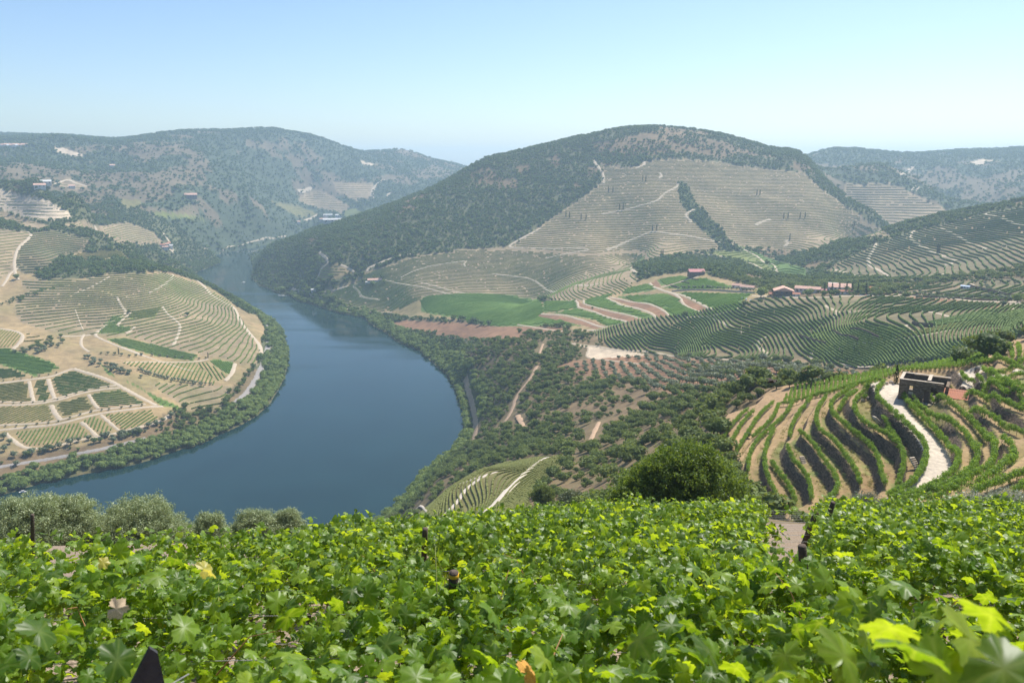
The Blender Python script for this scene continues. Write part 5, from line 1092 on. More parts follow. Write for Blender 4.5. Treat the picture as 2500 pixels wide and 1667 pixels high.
for i in range(nt_):
    x0 = -.1+i*4.8/nt_; V1 = [(x0+4.8/nt_*q, y, z+.07*math.sin(math.pi*q)) for y, z in ((-.85, 1.98), (3.3, 3.12)) for q in (0, .25, .5, .75, 1)]; V1 += [(a, b, c-.06) for a, b, c in V1]
    F1 = [(j, j+1, j+6, j+5) for j in range(4)]+[(j+10, j+15, j+16, j+11) for j in range(4)]+[(0, 10, 11, 1), (1, 11, 12, 2), (2, 12, 13, 3), (3, 13, 14, 4)]
    if me_ is None: ob = mesh_np('roof_tile', V1, F1, TILE, False, ann); me_ = ob.data
    else: ob = bpy.data.objects.new('roof_tile', me_); COL.objects.link(ob); ob.parent = ann; ob.location = (i*4.8/nt_, 0, 0)
boxes('roof_deck', [(-.05, 4.65, -.7, -.62, 1.7, 1.9)], WOOD, ann)
# steps, cypress, rocks, shrubs by the ruin
def steps(x, y, n, rz, label):
    e = empty('stone_steps', (x, y, float(ground(x, y))-.6), label, 'steps', None, rz)
    for i in range(n): boxes('step', [(0, 1.1, i*.3, i*.3+.32, i*.28-.3, i*.28+.12)], CAP, e)
for s, z, rz, l in [((1588, 870), 246.0, .3, 'stone steps climbing the wall at the bend of the gravel road'), ((775, 850), 235.6, .2, 'stone steps in the dark wall of the lower terraces'), ((1345, 560), 245.6, 1.8, 'narrow stone steps in the great curved wall'), ((2040, 262), 252.2, -.6, 'stone steps by the upper yard')]:
    x, y, _ = at_z(1700+s[0]*.34014, 840+s[1]*.34014, z); steps(float(x), float(y), 7, rz, l)
for i in range(9):
    u, v = 2110+i*11, 949-i*2.0-(i*i)*.05; x, y, _ = at_z(u, v, 248); r = np.random.RandomState(i)
    V1, F1 = core(.42+.15*r.rand(), .3, i, 8, 5); o = mesh_np('boulder', V1, F1, CAP, True); o.location = (float(x), float(y), float(ground(x, y))-.05)
    tag(o, 'pale boulder in the row along the yard edge beside the ruin', 'boulder', 'boulders along the yard edge')
cypress(*[float(q) for q in at_z(2187, 934, 247.9)[:2]], 5.5, 'small slim cypress beside the gravel yard and the ruin')
cypress(*[float(q) for q in at_z(2236, 967, 248.2)[:2]], 3.6, 'small conical cypress against the dark front wall of the ruin'); cypress(*[float(q) for q in at_z(2250, 968, 248.2)[:2]], 3.2, 'second conical cypress against the front wall of the ruin')
SHR = Kind('shrub', 'green shrub', 'shrub', None, leafmat('shrub_leaf', [(.04, .075, .02), (.08, .12, .03), (.13, .18, .05)], .3, .2, .6, .8), [51, 52], 320, .12, 1.2, (.2, .03))
for u, v, z, s, l in [(2238, 978, 248, 2.6, 'low dark shrub at the foot of the ruin'), (2345, 880, 250.5, 5.5, 'yellow green shrub behind the upper yard'), (2405, 892, 251, 8, 'big dark green bush at the corner of the upper yard'), (2425, 895, 251, 6, 'second dark bush touching the big bush'), (1826, 1064, 227.6, 2.0, 'single small bush between the lower rows'),
                      (2312, 932, 251, 2.5, 'climbing shrub at the annex wall')]:
    x, y, _ = at_z(u, v, z); SHR.place(float(x), float(y), s, l, None)
# ---------------------------------------------------------------- estate buildings and distant farmhouses
def house(u, v, w, d, h, rh, roof, wall, label, rz=0, d0=500, d1=2600, win=3, gable='x', door=True, cat='building', name='farm_building', floors=1, kw=None, emb=0):
    x, y = hit(u, v, d0, d1); D_s = math.hypot(x, y); zb_ = float(np.max(ground(np.array([x-w*.3, x+w*.3, x]), np.array([y, y, y+d*.4]))))
    az = -math.atan2(x, y); e = empty(name, (x, y, zb_-emb), label, cat, None, az+rz)
    X0, X1 = -w/2, w/2
    boxes('wall', [(X0, X1, 0, d, -4, h)], wall, e)
    o = .06*h+.3
    if gable == 'x': V1 = [(X0-o, -o, h-.1), (X1+o, -o, h-.1), (X1+o, d+o, h-.1), (X0-o, d+o, h-.1), (X0-o, d/2, h+rh), (X1+o, d/2, h+rh)]; F1 = [(0, 1, 5, 4), (2, 3, 4, 5), (3, 2, 1, 0)]; T1 = [(0, 4, 3), (1, 2, 5)]
    else: V1 = [(X0-o, -o, h-.1), (X1+o, -o, h-.1), (X1+o, d+o, h-.1), (X0-o, d+o, h-.1), (0, -o, h+rh), (0, d+o, h+rh)]; F1 = [(1, 2, 5, 4), (3, 0, 4, 5), (3, 2, 1, 0)]; T1 = [(0, 1, 4), (2, 3, 5)]
    mesh_np('roof', V1, F1, roof, False, e, F3=T1)
    for f in range(floors):
        for i in range(win):
            cx = X0+w*(i+.5)/win; hh = h/floors
            wd = boxes('window', [(cx-w*.035-.3, cx+w*.035+.3, -.06, .1, f*hh+hh*.42, f*hh+hh*.74)], DGLASS, e)
            if D_s < 1300: boxes('frame', [(cx-w*.035-.4, cx+w*.035+.4, -.1, .08, f*hh+hh*.37, f*hh+hh*.415)], CAP, wd)
    if door: boxes('door', [(X0+w*.08, X0+w*.08+1.6+w*.02, -.07, .1, 0, min(2.6, h*.65))], WOOD, e)
    return e
house(1702, 674, 22, 14, 4.6, 3.4, REDT, BRWN, 'brown hall with a dusty red hipped roof on the green hilltop', .25, 700, 1700, 4)
house(1797, 703, 11, 7, 3.0, 2.2, PINKT, WHITE, 'small white house with orange roof, near one of the hillside pair', -.25, 700, 1700, 2); house(1823, 708, 17, 7, 3.0, 2.2, PINKT, WHITE, 'longer white house with orange roof, second of the hillside pair', -.3, 700, 1700, 4)
house(1914, 724, 22, 17, 5.6, 4.2, PINKT, SCH, 'large dark stone barn with a low pink gable roof', .12, 600, 1500, 4, 'y'); house(1970, 716, 28, 10, 4.6, 2.4, PINKT, WHITE, 'long white winery hall with a faded pink roof', -.12, 600, 1500, 6)
house(1944, 724, 8, 6, 2.6, 1.5, TILE, WHITE, 'small white cottage with orange roof in front of the long hall', 0, 600, 1500, 2); house(1885, 724, 7, 6, 2.8, 1.8, TILE, OCHRE, 'little ochre house with orange roof beside the stone barn', .2, 600, 1500, 2)
house(2050, 712, 24, 16, 4.6, 3.6, PINKT, WHITE, 'white house with a broad pink roof behind the cypress file', .1, 600, 1500, 5); house(2062, 719, 17, 6, 3.0, 1.6, TILE, WHITE, 'low white wing with orange roof in front of the broad roofed house', 0, 600, 1500, 4); house(2033, 706, 10, 8, 6.2, 1.2, WHITE, WHITE, 'white flat roofed block behind the broad roofed house', 0, 600, 1500, 3)
house(2133, 710, 20, 7, 2.6, 1.8, TILE, WHITE, 'low house with a long orange roof by the car park', -.05, 600, 1500, 5); house(2355, 705, 9, 5, 2.6, .8, simple('blue_grey_roof', (.5, .58, .68), 1, .1), WHITE, 'blue and white shed under the pale terrace', -.3, 500, 1600, 3)
house(2012, 715, 6, 5, 2.8, 1.4, REDT, BRWN, 'small brown outbuilding between the two big halls', 0, 600, 1500, 1)
house(915, 691, 30, 11, 3.4, 3.4, PINKT, WHITE, 'single storey farmhouse with a long orange roof on the river slope', .02, 1300, 2500, 6); house(897, 693, 8, 6, 3, 1, WHITE, WHITE, 'small white block beside the farmhouse', 0, 1300, 2500, 1); house(768, 715, 14, 7, 3.2, 2, WHITE, WHITE, 'white house by the jetty road', .1, 1300, 2500, 2)
house(467, 494, 40, 20, 12, 6, PINKT, simple('mauve_wall', (.22, .17, .17), .2), 'big dark mauve manor with red roof on the hazy mountain', 0, 2300, 4500, 5, floors=2)
for i, (u, v, w_, lb) in enumerate([(398, 606, 13, 'orange roofed house at the near end of the riverside hamlet'), (408, 604, 12, 'white house in the middle of the riverside hamlet'), (417, 608, 12, 'white house at the road end of the riverside hamlet'), (404, 612, 16, 'low white house under the riverside hamlet'), (413, 601, 9, 'small upper house of the riverside hamlet')]):
    house(u, v, w_, 9, 6, 3, [TILE, PINKT, WHITE, PINKT, TILE][i], WHITE, lb, 0, 1800, 3200, 3)
for u, v, w_, lb in [(98, 462, 26, 'long pink roofed farm on the hazy hillside'), (114, 463, 24, 'pale farm block beside the white yard'), (176, 461, 18, 'red roofed farm alone on the hazy hillside'), (801, 531, 40, 'large white house of the far river village'), (826, 531, 26, 'white house at the end of the far river village'), (790, 541, 34, 'orange roofed house of the far river village'),
                      (728, 549, 18, 'small pale house apart from the far village'), (812, 551, 50, 'white hall at the far river edge'), (275, 410, 18, 'small pale barn under the mountain ridge')]: house(u, v, w_, 14, 8, 4, PINKT if 'white' not in lb else WHITE, WHITE, lb, 0, 2300, 5600, 3)
for i in range(9): house(4+i*7, 361-(i % 3), 22, 16, 8, 5, [PINKT, WHITE][i % 3 == 0], WHITE, 'tiny %s house of the skyline hamlet, %s from the frame edge' % (['white roofed', 'pink roofed', 'pink roofed'][i % 3], ['first', 'second', 'third', 'fourth', 'fifth', 'sixth', 'seventh', 'eighth', 'ninth'][i]), 0, 3500, 9000, 2)
# cars
def car(u, v, c, label, rz=0, d0=500, d1=1500):
    x, y = hit(u, v, d0, d1); e = empty('parked_car', (x, y, float(ground(x, y))+.1), label, 'car', 'cars parked at the estate', rz); m = simple('car_paint_'+label.split()[0], c, 1, .05, .3)
    prof = [(-2.1, .35), (-2.1, .85), (-1.9, .95), (-1.3, 1.0), (-.8, 1.45), (.7, 1.48), (1.3, 1.0), (2.0, .88), (2.1, .6), (2.1, .35)]
    V1 = [(a, s*.85*(.86 if b > 1.2 else 1), b) for s in (-1, 1) for a, b in prof]; n = len(prof); F1 = [(i, (i+1) % n, n+(i+1) % n, n+i) for i in range(n)]
    me = bpy.data.meshes.new('body'); me.from_pydata(V1, [], F1+[tuple(range(n))[::-1], tuple(range(n, 2*n))]); me.materials.append(m); b = bpy.data.objects.new('body', me); COL.objects.link(b); b.parent = e
    boxes('windscreen', [(-1.2, -.85, -.7, .7, 1.02, 1.38)], DGLASS, e); boxes('side_window', [(-.75, 1.1, -.87, .87, 1.02, 1.36)], DGLASS, e)
    for a in (-1.35, 1.35):
        for s in (-1, 1):
            wl = tubes('wheel', [([(a, s*.7, .33), (a, s*.9, .33)], [.33, .33])], BRWN, e, 10)
for u, v, c, l, r_ in [(2103, 722, (.7, .7, .7), 'silver car at the start of the estate car park', .3), (2112, 721, (.55, .06, .08), 'red car in the estate car park', .2), (2121, 723, (.75, .75, .75), 'white car beside the red car', .4), (2131, 721, (.1, .16, .3), 'blue car in the estate car park', .2), (2140, 723, (.7, .7, .72), 'pale car toward the end of the car park', .3), (2149, 724, (.75, .74, .7), 'cream car at the end of the car park', .3),
                       (1812, 729, (.25, .3, .3), 'dark green car under the big green tree', 1.2), (1822, 732, (.75, .75, .75), 'white car under the big green tree', 1.2), (1832, 735, (.6, .6, .62), 'grey car at the wall under the big green tree', 1.2), (1655, 773, (.12, .12, .13), 'black car stopped on the crest track', .1)]: car(u, v, c, l, r_)
# boats and jetty
def boat(u, v, L_, label, rz=0, cabin=True):
    x, y, _ = at_z(u, v, 0); e = empty('boat', (float(x), float(y), 0), label, 'boat', None, rz); S = [(-.5, .30), (-.45, .36), (0, .38), (.3, .28), (.5, .02)]
    V1 = []
    for z, k in ((-.1, .7), (.14, 1.)): V1 += [(a*L_, b*L_*.42*k, z*L_*.6) for a, b in S]+[(a*L_, -b*L_*.42*k, z*L_*.6) for a, b in S[::-1]]
    n = 10; F1 = [(i, (i+1) % n, n+(i+1) % n, n+i) for i in range(n)]
    me = bpy.data.meshes.new('hull'); me.from_pydata(V1, [], F1+[tuple(range(n, 2*n)), tuple(range(n))[::-1]]); me.materials.append(WHITE); b = bpy.data.objects.new('hull', me); COL.objects.link(b); b.parent = e
    if cabin: boxes('cabin', [(-.25*L_, .12*L_, -.1*L_, .1*L_, .085*L_, .24*L_)], WHITE, e); boxes('windscreen', [(.121*L_, .135*L_, -.09*L_, .09*L_, .12*L_, .22*L_)], DGLASS, e)
boat(57, 1201, 7, 'small white motor boat close to the reed bank', .35); boat(595, 690, 12, 'little boat alone in the middle of the river bend', 1.2)
x, y, _ = at_z(689, 722, 0); e = empty('jetty', (float(x), float(y), 0), 'white floating jetty under the pale willow', 'jetty', None, -.35)
boxes('deck', [(-11, 6, -1.2, 1.2, .2, .6), (-2, 3, 1.2, 5, .2, .55), (6, 13, -.4, .4, .4, .6)], WHITE, e); boxes('rail', [(-11, 6, -1.15, -1.05, 1.3, 1.4), (-11, -10.9, -1.15, -1.05, .6, 1.3), (5.9, 6, -1.15, -1.05, .6, 1.3)], CAP, e)
# low stone walls seen as dark bars on the green hill, estate terrace wall
def wall_line(label, s, h, d0, d1, mat=None, t=.6, **kw):
    p = np.array([hit(u, v, d0, d1) for u, v in P_(s, **kw)]); p = resample(p, max(3, int(np.hypot(*np.diff(p, axis=0).T).sum()/5))); z = ground(p[:, 0], p[:, 1]); P = np.stack([p[:, 0], p[:, 1], z], 1)
    V1, F1 = strips(P[:-1], P[1:], t, -1., h); tag(mesh_np('stone_wall', V1, F1, mat or SCH, False), label, 'wall')
wall_line('dark stone wall above the white forecourt vines', "1450 185,1520 195", 2.2, 800, 1700, **J_); wall_line('middle dark stone wall on the green hill', "1340 215,1425 230", 2.2, 800, 1700, **J_); wall_line('lower dark stone wall on the green hill', "1225 250,1300 268", 2.2, 800, 1700, **J_)
wall_line('dark wall between the two green shelves', "350 690,440 745,620 790", 3.2, 450, 1200, **K_); wall_line('long dark wall above the second green shelf', "540 675,830 765", 3.2, 450, 1200, **K_); wall_line('dark wall beside the white curved road', "0 740,180 800,280 825", 3.2, 450, 1200, **K_)
wall_line('dark wall under the upper green shelf', "1180 610,1400 635", 3, 450, 1200, **K_); wall_line('grey retaining wall of the olive terrace', "850 250,1100 300,1400 330,1800 355,2200 365", 2.2, 500, 1400, **K_); wall_line('tall dark wall under the shed road', "1760 210,1900 250,2100 300,2352 345", 3.5, 500, 1400, **K_)
wall_line('pale wall with posts above the large green plot', "1240 310,1500 295,1700 300,1900 312,2110 330", 2.0, 800, 1700, CAP, **J_)
# ---------------------------------------------------------------- the near vineyard
def leaf_mesh(name, seed, mat, nout=40, parent=None, curl=.18):
    r = np.random.RandomState(seed); V = [(0, 0, 0)]; vein = [1.]; F_ = []
    def rad(t):      # five lobes with a notch at the stalk
        a = abs((t+math.pi) % (2*math.pi)-math.pi); l = 0
        for c_, w_, h_ in ((0, .42, .58), (1.05, .40, .52), (2.05, .42, .46)): l = max(l, h_*math.exp(-((a-c_)/w_)**2))
        return .37+l*.36+(-.30 if a > 2.85 else 0)*((a-2.85)/.3)
    lob = [0, 1.05, -1.05, 2.05, -2.05]
    for ring, k in ((1, .52), (2, 1.)):
        for i in range(nout):
            t = 2*math.pi*i/nout; q = rad(t)*k*(1+(.07*(-1)**i if ring == 2 else 0)+.03*r.randn()); d = min(abs((t-l+math.pi) % (2*math.pi)-math.pi) for l in lob)
            z = -curl*q*q*2.2+.05*math.cos(5*t+seed)*q*1.4-.025*(1 if d < .12 else 0)*k+.03*r.randn()*k*.5
            V.append((q*math.cos(t), q*math.sin(t), z+.10*math.sin(t*1+seed)*q)); vein.append(.85 if d < 2*math.pi/nout*.6 else 0.)
    T = [(0, 1+i, 1+(i+1) % nout) for i in range(nout)]; Q = [(1+i, 1+nout+i, 1+nout+(i+1) % nout, 1+(i+1) % nout) for i in range(nout)]
    o = mesh_np(name, V, Q, mat, True, parent, F3=T); cattr(o, 'vein', np.repeat(np.array(vein)[:, None], 3, 1)); return o
def vine_leaf_mat(name, c3, tr, bright):
    m = Mat(name); f = m.n('ShaderNodeObjectInfo').outputs['Random']; c = m.ramp(f, [(0, c3[0]), (.45, c3[1]), (.93, c3[2]), (1, c3[3])])
    at_ = m.n('ShaderNodeAttribute', attribute_name='vein'); c = m.mix(m.math('MULTIPLY', at_.outputs['Fac'], .22), c, (.34, .42, .16)); c = m.mix(1., c, m.ramp(m.noise(3.5, 3), [(.3, (.8, .82, .8)), (.7, (1.2, 1.15, 1.1))]), 'MULTIPLY')
    m.col(c, .42); m.b.inputs['Specular IOR Level'].default_value = .42
    g = m.n('ShaderNodeNewGeometry'); t = m.n('ShaderNodeBsdfTranslucent'); m.l(m.mix(1., c, bright, 'MULTIPLY'), t.inputs[0]); x = m.n('ShaderNodeMixShader'); x.inputs[0].default_value = tr; m.l(m.b.outputs[0], x.inputs[1]); m.l(t.outputs[0], x.inputs[2]); m.l(x.outputs[0], m.out.inputs[0]); return m.m
LEAF = vine_leaf_mat('vine_leaf', [(.050, .112, .010), (.11, .22, .014), (.20, .325, .022), (.25, .36, .03)], .54, (2.5, 1.95, .6))
DRY = simple('dry_leaf', (.62, .47, .30), 20, .3, .8); YEL = vine_leaf_mat('yellow_leaf', [(.5, .45, .08)]*4, .5, (1.5, 1.4, 1.)); STEM = simple('green_stem', (.30, .33, .10), 8, .3, .6); CANE = simple('brown_cane', (.42, .22, .10), 10, .3, .7)
TRK = simple('vine_trunk', (.14, .10, .075), 14, .4, .95, .6); WIRE = simple('wire', (.35, .34, .32), 5, .1, .4); PST = simple('dark_post', (.10, .075, .058), 9, .45, .9, .6)
LV = []; ROWS = []
r0 = np.random.RandomState(77)
def allow(x, y):
    q = x/np.maximum(y, .1)
    ymax = np.interp(q, [-.75, -.45, -.30, -.20, -.05, .1, .3, .8], [16.0, 16.5, 19.5, 24, 33, 35, 36, 37])+1.2*fbm(x/3, y*0+3, 2, 5)
    q2 = q+.018*fbm(y/1.1, y*0+3, 2, 44)+.012*fbm(x*2, y*2, 2, 45); gap = (q2 > .343) & (q2 < .408) & (y > 9.)
    tuft = (np.abs(x-7.55) < .55) & (np.abs(y-20.6) < .7)
    return (y < ymax) & (~gap | tuft)
yk = 3.0; k = 0
ordn = ['nearest', 'second', 'third', 'fourth', 'fifth', 'sixth', 'seventh', 'eighth', 'ninth', 'tenth', 'eleventh', 'twelfth', 'thirteenth', 'fourteenth', 'fifteenth', 'sixteenth', 'seventeenth', 'eighteenth', 'last but one', 'last', 'outermost']
indiv = 0
while yk < 37:
    X0, X1 = -(.72*yk+3.0), .74*yk+3.5; per = 560 if yk < 9 else (400 if yk < 18 else 240); n = int((X1-X0)*per)
    x = X0+(X1-X0)*r0.rand(n); yc = yk+.06*x+.22*fbm(x/4., x*0+k*9, 2, 8); top = 1.44+.52*fbm(x/1.4, x*0+k*5.1, 3, 6)
    a = r0.rand(n)*math.pi; rr = .62+.42*r0.rand(n)**.6; wv = .40+.17*fbm(x/1.7, x*0+k*3.3, 2, 9)
    y = yc+wv*rr*np.cos(a)+.06*r0.randn(n); zt = (top-.75)*rr*np.sin(a)+.75+.07*r0.randn(n)
    low = r0.rand(n) < .22; zt = np.where(low, .35+.6*r0.rand(n), zt)
    sh = r0.rand(n) < .05; zt = np.where(sh, top+.30*r0.rand(n)**1.5, zt)      # shoots reaching above the canopy
    # gaps where soil shows between the nearest rows
    pit = fbm(x/.45, zt/.45+k*3.7, 2, 15)+.6*fbm(x/1.2, y/1.2, 2, 16) > -.24
    keep = allow(x, y) & pit; x, y, zt, a = x[keep], y[keep], zt[keep], a[keep]
    if len(x) < 30: yk += 1.95; k += 1; continue
    z = near_pl(x, y)+zt; d = np.sqrt(x*x+y*y+(z-300)**2); kk_ = d > 1.5; x, y, z, a, d = x[kk_], y[kk_], z[kk_], a[kk_], d[kk_]
    gx0, gy0 = float(np.median(x)), yk; gz0 = float(near_pl(gx0, gy0))
    e = empty('vine_row', (gx0, gy0, gz0), '%s row of leafy green grapevines on the slope, counted from the camera' % ordn[min(k, 20)] if k else 'nearest row of leafy green grapevines with broad leaves at the bottom edge', 'vine row', 'near vineyard rows')
    nn = len(x); rot = np.stack([(r0.rand(nn)-.5)*1.9+.35, (r0.rand(nn)-.5)*1.9, r0.rand(nn)*6.283], 1)
    S = (.07+.08*r0.rand(nn)**1.3)*(1.12 if yk > 9 else 1.)*(1.25 if yk > 18 else 1)
    if not LV:
        for s in range(3): LV.append(leaf_mesh('leaf', s+1, LEAF, 40, e))
        for s in range(3): LV.append(leaf_mesh('leaf', s+4, LEAF, 16, e))
        for i, o in enumerate(LV): o.location = (x[i*7]-gx0, y[i*7]-gy0, z[i*7]-gz0); o.scale = (.12,)*3; o.rotation_euler = tuple(rot[i])
    P = np.stack([x-gx0, y-gy0, z-gz0], 1); idx = np.argsort(d)[:95] if k < 3 else np.array([], int)
    for i in idx:
        q = LV[int(r0.randint(3))]; o = bpy.data.objects.new('leaf', q.data); COL.objects.link(o); o.parent = e; o.location = tuple(P[i]); o.rotation_euler = tuple(rot[i]); o.scale = (float(S[i])*1.05,)*3
    m_ = np.ones(nn, bool); m_[idx] = False
    cloud('foliage', P[m_], S[m_], LV[:3] if yk < 8 else LV[3:], e, rot[m_], kind='stuff')
    tr = []; cn = []
    for xx in np.arange(X0, X1, 1.15):
        yy = yk+.06*xx
        if not allow(np.array([xx]), np.array([yy]))[0] or (yk > 20 and r0.rand() < .5): continue
        zz = float(near_pl(xx, yy)); h1 = r0.randn()*.08; tr.append([(xx-gx0, yy-gy0, zz-gz0-.1), (xx-gx0+h1, yy-gy0+h1*.6, zz-gz0+.35), (xx-gx0-h1*.7, yy-gy0+.05, zz-gz0+.75)])
    for t in tr[:34]: tubes('trunk', [(t, [.045, .034, .026])], TRK, e, 5)
    if yk < 14:
        for c_ in range(12):
            xx = X0+(X1-X0)*r0.rand(); yy = yk+.06*xx+.3*r0.randn(); zz = float(near_pl(xx, yy)); a1 = r0.rand()*6.28; l_ = .25+.35*r0.rand(); z1 = 1.05+.35*r0.rand()
            if not allow(np.array([xx]), np.array([yy]))[0] or math.sqrt(xx*xx+yy*yy) < 2.2: continue
            cn.append(([(xx-gx0, yy-gy0, zz-gz0+z1-.2), (xx-gx0+l_*.5*math.cos(a1), yy-gy0+l_*.4*math.sin(a1), zz-gz0+z1+.12), (xx-gx0+l_*math.cos(a1), yy-gy0+l_*.8*math.sin(a1), zz-gz0+z1+.10+.2*r0.rand())], [.006, .004, .002]))
        for t in cn: tubes('cane', [t], CANE if r0.rand() < .5 else STEM, e, 4)
    for wz in (.8, 1.1):
        xs = np.linspace(X0, X1, 16); ok = allow(xs, yk+.06*xs); xs = xs[ok]
        if len(xs) > 3: tubes('wire', [([(q-gx0, yk+.06*q-gy0, float(near_pl(q, yk+.06*q))-gz0+wz) for q in xs], [.0035]*len(xs))], WIRE, e, 4)
    ROWS.append(e); yk += 1.95; k += 1
E0 = ROWS[0]
def big_leaf(u, v, D, size, mat, rot, name='leaf', label=None, parent=None):
    x, y, z = at_d(u, v, D); e = parent or E0; q = leaf_mesh(name, int(u) % 7+1, mat, 40, e); q.location = (float(x)-e.location.x, float(y)-e.location.y, float(z)-e.location.z); q.rotation_euler = rot; q.scale = (size,)*3
    if label: q['label'] = label
    return q
for u, v, D, s, rt in [(2235, 1580, 1.55, .135, (.75, .2, 2.2)), (2060, 1600, 1.75, .13, (.9, -.3, 1.1)), (2370, 1560, 1.7, .145, (.6, .5, .2)), (2450, 1630, 1.5, .14, (.4, .3, -.8)), (2290, 1640, 1.6, .13, (1.1, -.2, .4)), (2170, 1530, 1.9, .12, (.5, .9, 1.9)), (1900, 1640, 1.9, .12, (.8, .2, 3.)),
                      (2420, 1500, 1.9, .12, (.7, -.5, 2.6)), (1730, 1590, 2.2, .12, (.9, .1, 1.5)), (95, 1540, 3.1, .15, (.75, 0, 1.6)), (285, 1610, 2.9, .15, (.9, .2, 1.0)), (180, 1560, 3.0, .12, (.8, -.3, 2.8)), (450, 1530, 3.3, .14, (.6, .4, .6)), (2330, 1500, 2.1, .12, (.6, -.2, 4.)), (1560, 1560, 2.5, .13, (.8, .3, 5.)), (1330, 1610, 2.6, .13, (.7, -.4, 2.))]:
    big_leaf(u, v, D, s, LEAF, rt)
big_leaf(284, 1485, 3.9, .10, DRY, (1.2, .3, .4), label='dry beige leaf'); big_leaf(500, 1388, 6.2, .15, YEL, (.9, .1, 1.), label='bright yellow leaf'); big_leaf(515, 1396, 6.1, .12, YEL, (.8, .5, 2.), label='yellow leaf beside the bright one'); big_leaf(252, 1372, 6.6, .10, YEL, (.7, .2, .5), label='small yellow leaf'); big_leaf(1290, 1640, 2.6, .10, simple('rust_leaf', (.45, .24, .06), 30, .5), (.9, .3, 1.), label='rusty brown leaf')
# posts
def post(p0, p1, r, label, mat=PST, name='wooden_post', cap=None):
    a = np.array([float(q) for q in at_d(*p0)]); b = np.array([float(q) for q in at_d(*p1)]); e = empty(name, tuple(b), label, 'post'); d = a-b; n = d/np.linalg.norm(d)
    tubes('shaft', [([tuple(-n*.6), tuple(d*.5), tuple(d)], [r, r*1.02, r*.96])], mat, e, 9)
    return e, d
post((79, 1256, 15.2), (80, 1330, 15.4), .032, 'thin dark post standing above the vines before the silvery olives')
post((1958, 1332, 9.2), (1964, 1408, 9.3), .05, 'weathered dark wooden post between the vines with a wire round its head')
post((1993, 1250, 18.6), (1962, 1330, 18.8), .07, 'thick leaning dark post at the bare gravel gap'); post((2034, 1226, 19.6), (2014, 1290, 19.8), .06, 'second leaning post behind the thick one at the gravel gap'); post((1038, 1290, 13.), (1036, 1336, 13.1), .05, 'small dark post head almost hidden in the middle vines')
e, d = post((1108, 1396, 7.0), (1106, 1470, 7.05), .048, 'short post with a yellow band and a loop of wire on it')
n_ = d/np.linalg.norm(d); YB = simple('yellow_band', (.75, .42, .03), 3, .1, .5)
tubes('band', [([tuple(d-n_*.05), tuple(d-n_*.015)], [.052, .052])], YB, e, 10)
tubes('wire_loop', [([(.075*math.cos(t), -.05, d[2]-.11+.075*math.sin(t)) for t in np.linspace(0, 6.283, 14)], [.003]*14)], simple('rusty_wire', (.4, .2, .1), 5), e, 4)
x, y, z = (float(q) for q in at_d(352, 1600, 2.9)); e = empty('slate_post', (x, y, z-.9), 'black slate slab post with a torn pointed top in the bottom corner vines', 'post', None, .5)
V1 = [(-.06, -.012, 0), (.05, -.016, 0), (.055, .012, 0), (-.055, .014, 0), (-.058, -.012, .80), (.056, -.014, .78), (.054, .012, .78), (-.056, .012, .80), (.02, -.01, .93), (.045, -.01, .90), (.044, .01, .90), (.02, .01, .93)]
mesh_np('slab', V1, [(3, 2, 1, 0), (0, 1, 5, 4), (1, 2, 6, 5), (2, 3, 7, 6), (3, 0, 4, 7), (4, 5, 9, 8), (5, 6, 10, 9), (6, 7, 11, 10), (7, 4, 8, 11), (8, 9, 10, 11)], simple('slate', (.045, .045, .05), 12, .3, .7, .4), False, e)
tubes('wire_tie', [([(-.12, -.02, .73), (0, -.025, .745), (.14, -.02, .79)], [.003]*3), ([(-.12, -.02, .70), (0, -.03, .715), (.12, -.02, .765)], [.003]*3)], WIRE, e, 4)
# gnarled vine trunk by the gap
a = [tuple(float(q) for q in at_d(u, v, D)) for u, v, D in ((2024, 1285, 19.4), (2030, 1300, 19.3), (2037, 1310, 19.2), (2040, 1324, 19.1))]
e = empty('grapevine', a[-1], 'twisted bare vine trunk hanging beside the leaning posts', 'vine'); tubes('stem', [([tuple(np.array(p)-np.array(a[-1])) for p in a], [.06, .05, .045, .02])], TRK, e)
# bird
x, y, z = (float(q) for q in at_d(1885, 932, 14.)); e = empty('bird', (x, y, z), 'small dark bird in flight over the olive slope', 'bird', None, .4); BRD = simple('bird_dark', (.05, .035, .03), 9, .3)
tubes('body', [([(-.1, 0, 0), (-.06, 0, .008), (0, 0, .008), (.06, 0, .008), (.085, 0, .014), (.115, 0, .01)], [.006, .022, .03, .02, .017, .003])], BRD, e, 8)
for s in (-1, 1): mesh_np('wing', [(.04, 0, .02), (-.04, 0, .02), (.02, s*.07, .05), (-.05, s*.07, .045), (-.03, s*.13, .035), (-.06, s*.12, .03)], [(0, 1, 3, 2), (2, 3, 5, 4)], BRD, True, e)
